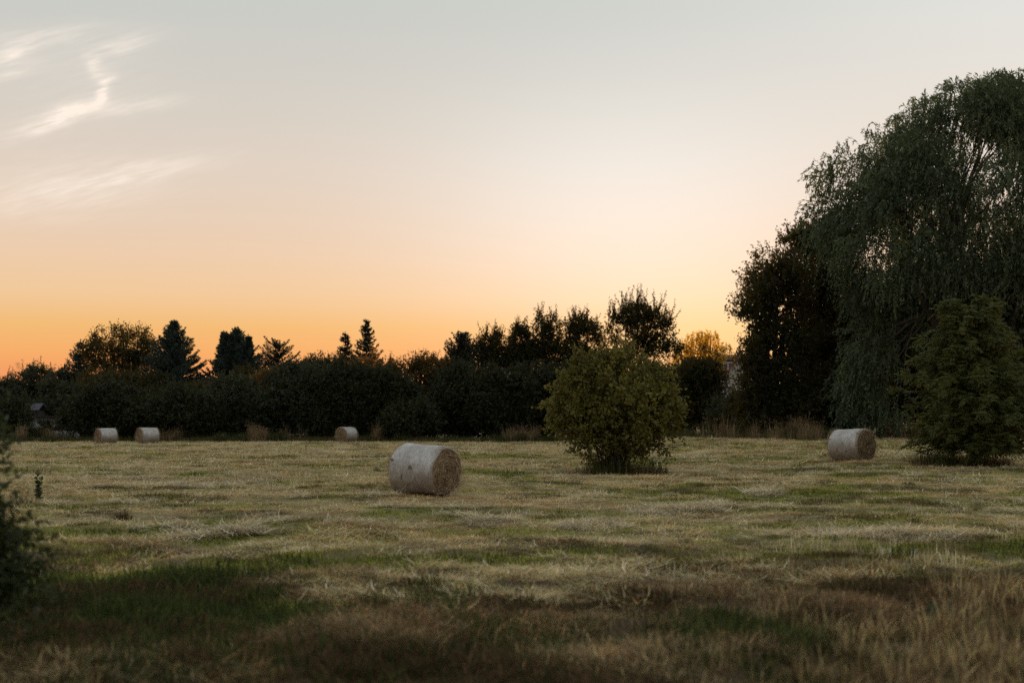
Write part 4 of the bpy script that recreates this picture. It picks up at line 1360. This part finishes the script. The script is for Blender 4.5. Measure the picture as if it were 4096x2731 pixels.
def build_buildings():
    white = plain_mat('white render', (.36, .37, .40), (.48, .49, .52), 2)
    beige = plain_mat('beige render', (.27, .24, .20), (.35, .32, .26), 2)
    yellow = plain_mat('yellow render', (.42, .32, .11), (.52, .40, .15), 2)
    slate = plain_mat('slate roof', (.06, .06, .075), (.12, .12, .14), 4)
    redtile = plain_mat('red tiles', (.16, .04, .03), (.26, .075, .05), 5, stretch=(1, 4, 4))
    brown = plain_mat('brown tiles', (.10, .055, .04), (.16, .09, .07), 5)
    timber = plain_mat('dark timber', (.02, .018, .016), (.05, .04, .035), 6)
    glass = plain_mat('dark glass', (.02, .022, .028), (.05, .055, .065), 1, rough=.1, spec=.6)
    redb = plain_mat('red board', (.24, .04, .03), (.3, .06, .04), 5)
    metal = plain_mat('sheet roof', (.022, .022, .028), (.045, .045, .055), 3, rough=.7, stretch=(6, 1, 1))

    # dark shed far left
    Y = 132
    b = ground(120, Y); b[2] = 0
    k = Y / FOC
    s = empty('garden_shed', b, 'dark open shed with slate grey roof among bushes', 'shed')
    z1 = at(125, 1642, Y)[2]; z2 = at(125, 1616, Y)[2]
    w = .6
    bm = bmesh.new()
    box_bm(bm, (0, 1.9, z1 / 2), (2 * w, .12, z1)); box_bm(bm, (-w, .9, z1 / 2), (.12, 1.9, z1)); box_bm(bm, (w, .9, z1 / 2), (.12, 1.9, z1))
    bm_obj('wall', bm, timber, s)
    prism('roof', [(-.35, z1), (1.0, z2), (2.3, z1), (2.3, z1 + .08), (1.0, z2 + .1), (-.35, z1 + .08)], -w - .3, w + .3, metal, s)
    for x in (-w + .1, 0, w - .1):
        bm = bmesh.new(); box_bm(bm, (x, -.1, z1 / 2), (.14, .14, z1)); bm_obj('post', bm, timber, s)
    # low white shed in front of it
    Y = 127
    b = ground(142, Y); b[2] = 0
    s = empty('low_shed', b, 'low white walled shed with a flat dark roof edge', 'shed')
    zt = at(142, 1672, Y)[2]
    bm = bmesh.new(); box_bm(bm, (0, 1.2, zt / 2), (2.2, 2.4, zt)); bm_obj('wall', bm, white, s)
    bm = bmesh.new(); box_bm(bm, (.25, 1.1, zt + .07), (3.6, 3.1, .12)); r_ = bm_obj('roof', bm, metal, s, .02)
    r_.rotation_euler = (0, R_(-2.5), 0)
    bm = bmesh.new(); box_bm(bm, (.4, -.02, zt * .45), (.8, .05, zt * .8)); bm_obj('door', bm, white, s)
    # pale car half buried in the growth
    Y = 122.5
    b = ground(232, Y)
    s = empty('parked_car', (b[0], b[1], b[2]), 'pale car showing only its shiny roof above the weeds', 'car')
    paint = plain_mat('pale car paint', (.72, .73, .74), (.78, .79, .8), 1, rough=.12, spec=.8)
    zc = at(205, 1697, Y)[2] - b[2]
    body = [(-1.9, .3), (-1.9, .75), (-1.75, .85), (-.9, .92), (1.3, .92), (1.85, .78), (1.9, .3)]
    prism('body', body, .0, 1.65, paint, s, 'y')
    cab = [(-1.0, .92), (-.62, zc - .12), (-.3, zc - .02), (.2, zc), (.75, zc - .06), (1.1, zc - .2), (1.45, .92)]
    prism('roof', cab, .1, 1.55, paint, s, 'y')
    prism('side_window', [(-.85, .95), (-.55, zc - .2), (.85, zc - .2), (1.2, .95)], .085, .11, glass, s, 'y')
    for x in (-1.2, 1.2):
        for y in (.0, 1.65):
            bm = bmesh.new()
            bmesh.ops.create_cone(bm, cap_ends=True, segments=20, radius1=.31, radius2=.31, depth=.2)
            for v in bm.verts:
                v.co = (v.co.x + x, v.co.z + y, v.co.y + .31)
            bm_obj('wheel', bm, timber, s)
    # red roof and yellow gable seen through the gap
    Y = 205
    b = ground(815, Y); b[2] = 0
    s = empty('red_roofed_barn', b, 'low barn with red tiled roof in the gap between spruces', 'barn')
    zr, ze = at(815, 1541, Y)[2], at(815, 1592, Y)[2]
    bm = bmesh.new(); box_bm(bm, (0, 3, ze / 2), (9, 6, ze)); bm_obj('wall', bm, beige, s)
    prism('roof', [(-.5, ze), (3, zr), (6.5, ze), (6.5, ze + .2), (3, zr + .22), (-.5, ze + .2)], -5, 5, redtile, s)
    bm = bmesh.new(); box_bm(bm, (0, 3, zr + .3), (10, .3, .18)); bm_obj('ridge', bm, metal, s)
    Y = 225
    b = ground(812, Y); b[2] = 0
    s = empty('yellow_house', b, 'yellow rendered house wall above the red barn roof', 'house')
    zt = at(812, 1521, Y)[2]
    bm = bmesh.new(); box_bm(bm, (0, 4, zt / 2), (7, 8, zt)); bm_obj('wall', bm, yellow, s)
    bm = bmesh.new(); box_bm(bm, (0, 4, zt + .12), (7.6, 8.6, .24)); bm_obj('roof', bm, slate, s)
    c = at(810, 1528, Y) - b
    bm = bmesh.new()
    bmesh.ops.create_cone(bm, cap_ends=True, segments=24, radius1=.11, radius2=.11, depth=.1)
    for v in bm.verts:
        v.co = (v.co.x + c[0], v.co.z - .04, v.co.y + c[2])
    bm_obj('round_vent', bm, white, s)
    windows(s, [(-2, 2.2), (2, 2.2)], -.02, 1.1, 1.3, white, glass)
    # white house behind the thin trees
    Y = 185
    b = ground(2035, Y); b[2] = 0
    s = empty('pale_house', b, 'white house glinting through leaves behind the thin trees', 'house')
    zt = at(2035, 1452, Y)[2]; zr = at(2035, 1425, Y)[2]
    bm = bmesh.new(); box_bm(bm, (0, 4, zt / 2), (6.0, 8, zt)); bm_obj('wall', bm, white, s)
    prism('roof', [(-.5, zt), (4, zr), (8.5, zt), (8.5, zt + .2), (4, zr + .2), (-.5, zt + .2)], -3.3, 3.3, slate, s)
    windows(s, [(-1.6, 6.6), (1.6, 6.6), (-1.6, 3.6), (1.6, 3.6)], -.02, 1.1, 1.4, timber, glass)
    # two houses between dome tree and dark tree
    Y = 240
    k = Y / FOC
    b = ground(2905, Y); b[2] = 0
    s = empty('half_timbered_house', b, 'white house with dark timber bands and rows of small windows', 'house', rz=-math.atan2(b[0], b[1]))
    zt, zr = at(2905, 1440, Y)[2], at(2905, 1419, Y)[2]
    bm = bmesh.new(); box_bm(bm, (0, 4.5, zt / 2), (4.4, 9, zt)); bm_obj('wall', bm, white, s)
    prism('roof', [(-2.5, zt), (-1.3, zr), (1.5, zr), (2.6, zt)], -.6, 9.5, brown, s, 'y')
    bm = bmesh.new()
    for z in (zt - .1, zt - 1.75, zt - 2.95, zt - 4.6):
        box_bm(bm, (0, -.04, z), (4.3, .14, .3))
    bm_obj('timber_bands', bm, timber, s)
    windows(s, [(x, zt - 1.0) for x in (-1.5, -.75, 0, .75, 1.5)] + [(x, zt - 2.35) for x in (-1.2, 0, 1.2)] + [(x, zt - 3.8) for x in (-1.2, 0, 1.2)], -.03, .42, .85, timber, glass)
    Y = 215
    b = ground(2962, Y); b[2] = 0
    s = empty('gabled_house', b, 'beige gabled house with a red roof edge beside the white house', 'house', rz=-math.atan2(b[0], b[1]))
    ga, ge = at(2940, 1444, Y)[2], at(2920, 1480, Y)[2]
    xl = (2920 - 2962) * Y / FOC
    slope = (ga - ge) / (20 * Y / FOC)
    zap = ge - xl * slope
    prism('wall', [(xl, 0), (-xl, 0), (-xl, ge), (0, zap), (xl, ge)], 0, 9, beige, s, 'y')
    prism('roof', [(xl - .25, ge - .25 * slope), (0, zap), (-xl + .25, ge - .25 * slope), (-xl + .25, ge - .25 * slope + .3), (0, zap + .35), (xl - .25, ge - .25 * slope + .3)], -.3, 9.3, redtile, s, 'y')
    prism('bargeboard', [(xl - .27, ge - .25 * slope - .1), (0, zap - .1), (0, zap + .3), (xl - .27, ge - .25 * slope + .3)], -.38, -.31, redb, s, 'y')
    windows(s, [(xl + 1.0, 4.6), (-xl - 1.0, 4.6), (xl + 1.0, 2.0)], -.03, .8, 1.2, white, glass)


def build_woods():
    # far wood along the horizon, one mass
    rng = np.random.default_rng(8)
    g = Geo()
    n = 42000
    x = rng.uniform(-190, 190, n)
    Y = 330 + rng.uniform(0, 22, n)
    top = 8.2 + 2.2 * fbm(np.stack([x / 9, 0 * x], -1), 5, 3) + 1.2 * fbm(np.stack([x / 2.2, Y / 3], -1), 6, 2)
    z = top * rng.uniform(0.0, 1, n) ** .7
    P = np.stack([x, Y, z], -1)
    g.quads(leafq(P, rdir(rng, n), rng.uniform(.8, 1.6, n), .9, rng), rng.uniform(0, 1, n))
    o = g.build('distant_woods', M['hedge'])
    tag(o, 'far dark wood closing the horizon behind the hedge', 'woods', kind='stuff')


# ------------------------------------------------------------------ sky and light
def s2l(c):
    return tuple(((x / 255) / 12.92 if x / 255 < .04045 else ((x / 255 + .055) / 1.055) ** 2.4) for x in c)


SUN_AZ, SUN_EL = azel(2790, HOR)[0], 1.3


def build_sky():
    w = bpy.data.worlds.new('World')
    bpy.context.scene.world = w
    w.use_nodes = True
    t = w.node_tree
    t.nodes.clear()
    out = t.nodes.new('ShaderNodeOutputWorld')
    bg = t.nodes.new('ShaderNodeBackground')
    tc = t.nodes.new('ShaderNodeTexCoord')
    sx = t.nodes.new('ShaderNodeSeparateXYZ')
    t.links.new(tc.outputs['Generated'], sx.inputs[0])
    el = math_(t, 'DEGREES' if False else 'MULTIPLY', math_(t, 'ARCSINE', sx.outputs['Z']), 57.29578)
    az = math_(t, 'MULTIPLY', math_(t, 'ARCTAN2', sx.outputs['X'], sx.outputs['Y']), 57.29578)
    # height gradient of the evening sky: position = sqrt of elevation so the low bands get room
    pos = math_(t, 'SQRT', math_(t, 'DIVIDE', math_(t, 'MAXIMUM', el, 0.), 90.))
    stops = [(0, (236, 140, 90)), (1.85, (242, 156, 100)), (2.65, (243, 172, 105)), (3.75, (239, 186, 119)), (4.86, (238, 198, 152)), (6.3, (234, 202, 170)), (7.9, (228, 204, 182)), (10.2, (220, 206, 192)),
             (12, (213, 205, 194)), (14, (206, 203, 196)), (16.5, (199, 202, 197)), (24, (206, 211, 210)), (42, (224, 230, 232)), (90, (224, 231, 237))]
    base = ramp(t, pos, [(math.sqrt(e / 90), s2l(c)) for e, c in stops])

    def gauss(ca, ce, sa, se):
        a = math_(t, 'POWER', math_(t, 'DIVIDE', math_(t, 'SUBTRACT', az, ca), sa), 2.)
        e = math_(t, 'POWER', math_(t, 'DIVIDE', math_(t, 'SUBTRACT', el, ce), se), 2.)
        return math_(t, 'EXPONENT', math_(t, 'MULTIPLY', math_(t, 'ADD', a, e), -1.))

    def add(c, f, col):
        n = t.nodes.new('ShaderNodeVectorMath')
        n.operation = 'SCALE'
        n.inputs[0].default_value = col
        t.links.new(f, n.inputs['Scale'])
        m = t.nodes.new('ShaderNodeVectorMath')
        m.operation = 'ADD'
        t.links.new(c, m.inputs[0])
        t.links.new(n.outputs[0], m.inputs[1])
        return m.outputs[0]
    c = add(base, gauss(4.6, 8.0, 8.5, 5.4), (.13, .195, .225))
    c = add(c, gauss(23, 17, 14, 11), (.165, .162, .157))
    c = add(c, gauss(7.5, 1.8, 6, 3.2), (.05, .13, .06))
    # the sky turned away from the sunset is duller and bluer
    back = math_(t, 'MULTIPLY', math_(t, 'SUBTRACT', math_(t, 'ABSOLUTE', az), 30.), 1 / 110., clamp=True)
    c = mixc(t, math_(t, 'MULTIPLY', back, .62), c, (.46, .50, .56))
    # real sky model on top at low strength
    ns = t.nodes.new('ShaderNodeTexSky')
    ns.sky_type = 'NISHITA'
    ns.sun_disc = False
    ns.sun_elevation = R_(SUN_EL)
    ns.sun_rotation = R_(SUN_AZ)
    ns.air_density = 1.2
    ns.dust_density = 1.5
    c = mixc(t, .008, c, ns.outputs[0], 'ADD')
    # thin cirrus in the upper left
    cb = t.nodes.new('ShaderNodeCombineXYZ')
    t.links.new(az, cb.inputs[0])
    t.links.new(el, cb.inputs[1])
    wn = t.nodes.new('ShaderNodeTexNoise')
    wn.inputs['Scale'].default_value = 1.1
    wn.inputs['Detail'].default_value = 5
    t.links.new(cb.outputs[0], wn.inputs['Vector'])
    w1 = t.nodes.new('ShaderNodeVectorMath'); w1.operation = 'SUBTRACT'
    t.links.new(wn.outputs['Color'], w1.inputs[0]); w1.inputs[1].default_value = (.5, .5, .5)
    w2 = t.nodes.new('ShaderNodeVectorMath'); w2.operation = 'MULTIPLY_ADD'
    t.links.new(w1.outputs[0], w2.inputs[0]); w2.inputs[1].default_value = (.75, .30, 0); t.links.new(cb.outputs[0], w2.inputs[2])
    mp = t.nodes.new('ShaderNodeMapping')
    mp.vector_type = 'TEXTURE'
    mp.inputs['Rotation'].default_value = (0, 0, R_(18))
    mp.inputs['Scale'].default_value = (2.4, .30, 1)
    t.links.new(cb.outputs[0], mp.inputs[0])
    fib = noise(t, mp.outputs[0], 1.4, 6, .6)
    hair = ramp(t, fib, [(.30, .12), (.66, 1.)])
    dens = None
    for (x, y, hl, hw, an, amp) in ((205, 484, 210, 46, 22, .55), (285, 455, 120, 24, 25, 1.1), (412, 368, 70, 24, 55, 1.0), (412, 302, 48, 28, 20, .45), (374, 256, 50, 30, 100, .4), (480, 188, 170, 40, 21, .36),
                                    (540, 425, 220, 34, 10, .30), (30, 228, 130, 36, 25, .6), (170, 150, 270, 45, 11, .32), (70, 287, 130, 34, 25, .32), (570, 690, 340, 44, 13.5, .34), (250, 760, 460, 120, 9, .34), (330, 330, 330, 190, 20, .10)):
        ca, ce = azel(x, y)
        m = t.nodes.new('ShaderNodeMapping')
        m.vector_type = 'TEXTURE'
        m.inputs['Location'].default_value = (ca, ce, 0)
        m.inputs['Rotation'].default_value = (0, 0, R_(an))
        m.inputs['Scale'].default_value = (hl / 100, hw / 98, 1)
        t.links.new(w2.outputs[0], m.inputs[0])
        ln = t.nodes.new('ShaderNodeVectorMath'); ln.operation = 'LENGTH'
        t.links.new(m.outputs[0], ln.inputs[0])
        f = math_(t, 'MULTIPLY', math_(t, 'EXPONENT', math_(t, 'MULTIPLY', math_(t, 'POWER', ln.outputs['Value'], 2.), -1.6)), amp)
        dens = f if dens is None else math_(t, 'ADD', dens, f)
    dens = math_(t, 'MULTIPLY', math_(t, 'MULTIPLY', dens, 1.7), hair, clamp=True)
    c = mixc(t, dens, c, s2l((255, 241, 226)))
    t.links.new(c, bg.inputs[0])
    bg.inputs[1].default_value = 1.0
    t.links.new(bg.outputs[0], out.inputs[0])
    w.cycles.sampling_method = 'MANUAL'
    w.cycles.sample_map_resolution = 512
    # the sun stands behind the trees
    L = bpy.data.lights.new('sun', 'SUN')
    L.energy = 5.0
    L.angle = R_(.8)
    L.color = (1., .55, .20)
    o = bpy.data.objects.new('sun', L)
    C.objects.link(o)
    a, e = R_(SUN_AZ), R_(SUN_EL)
    import mathutils
    d = mathutils.Vector((math.sin(a) * math.cos(e), math.cos(a) * math.cos(e), math.sin(e)))
    o.rotation_euler = d.to_track_quat('Z', 'Y').to_euler()


def build_camera():
    cd = bpy.data.cameras.new('camera')
    cd.sensor_width = 36.
    cd.lens = 36. * FOC / 4096.
    cd.clip_start, cd.clip_end = .1, 9000
    cd.dof.use_dof = True
    cd.dof.focus_distance = 46.
    cd.dof.aperture_fstop = 1.3
    cd.dof.aperture_blades = 9
    o = bpy.data.objects.new('camera', cd)
    C.objects.link(o)
    o.location = (0, 0, CAM_H)
    o.rotation_euler = (math.pi / 2 + PITCH, 0, 0)
    s = bpy.context.scene
    s.camera = o
    s.render.resolution_x, s.render.resolution_y = 1024, 682
    s.view_settings.view_transform = 'Standard'
    s.view_settings.look = 'None'
    s.view_settings.exposure = 0
    s.view_settings.gamma = 1
    s.render.engine = 'CYCLES'
    s.cycles.use_denoising = False
    s.cycles.max_bounces = 4
    s.cycles.diffuse_bounces = 2
    s.cycles.transmission_bounces = 4
    s.cycles.sample_clamp_indirect = 4


build_field()
build_grass()
build_far_plants()
build_right_trees()
build_near_plants()
build_bales()
build_buildings()
build_woods()
build_sky()
build_camera()
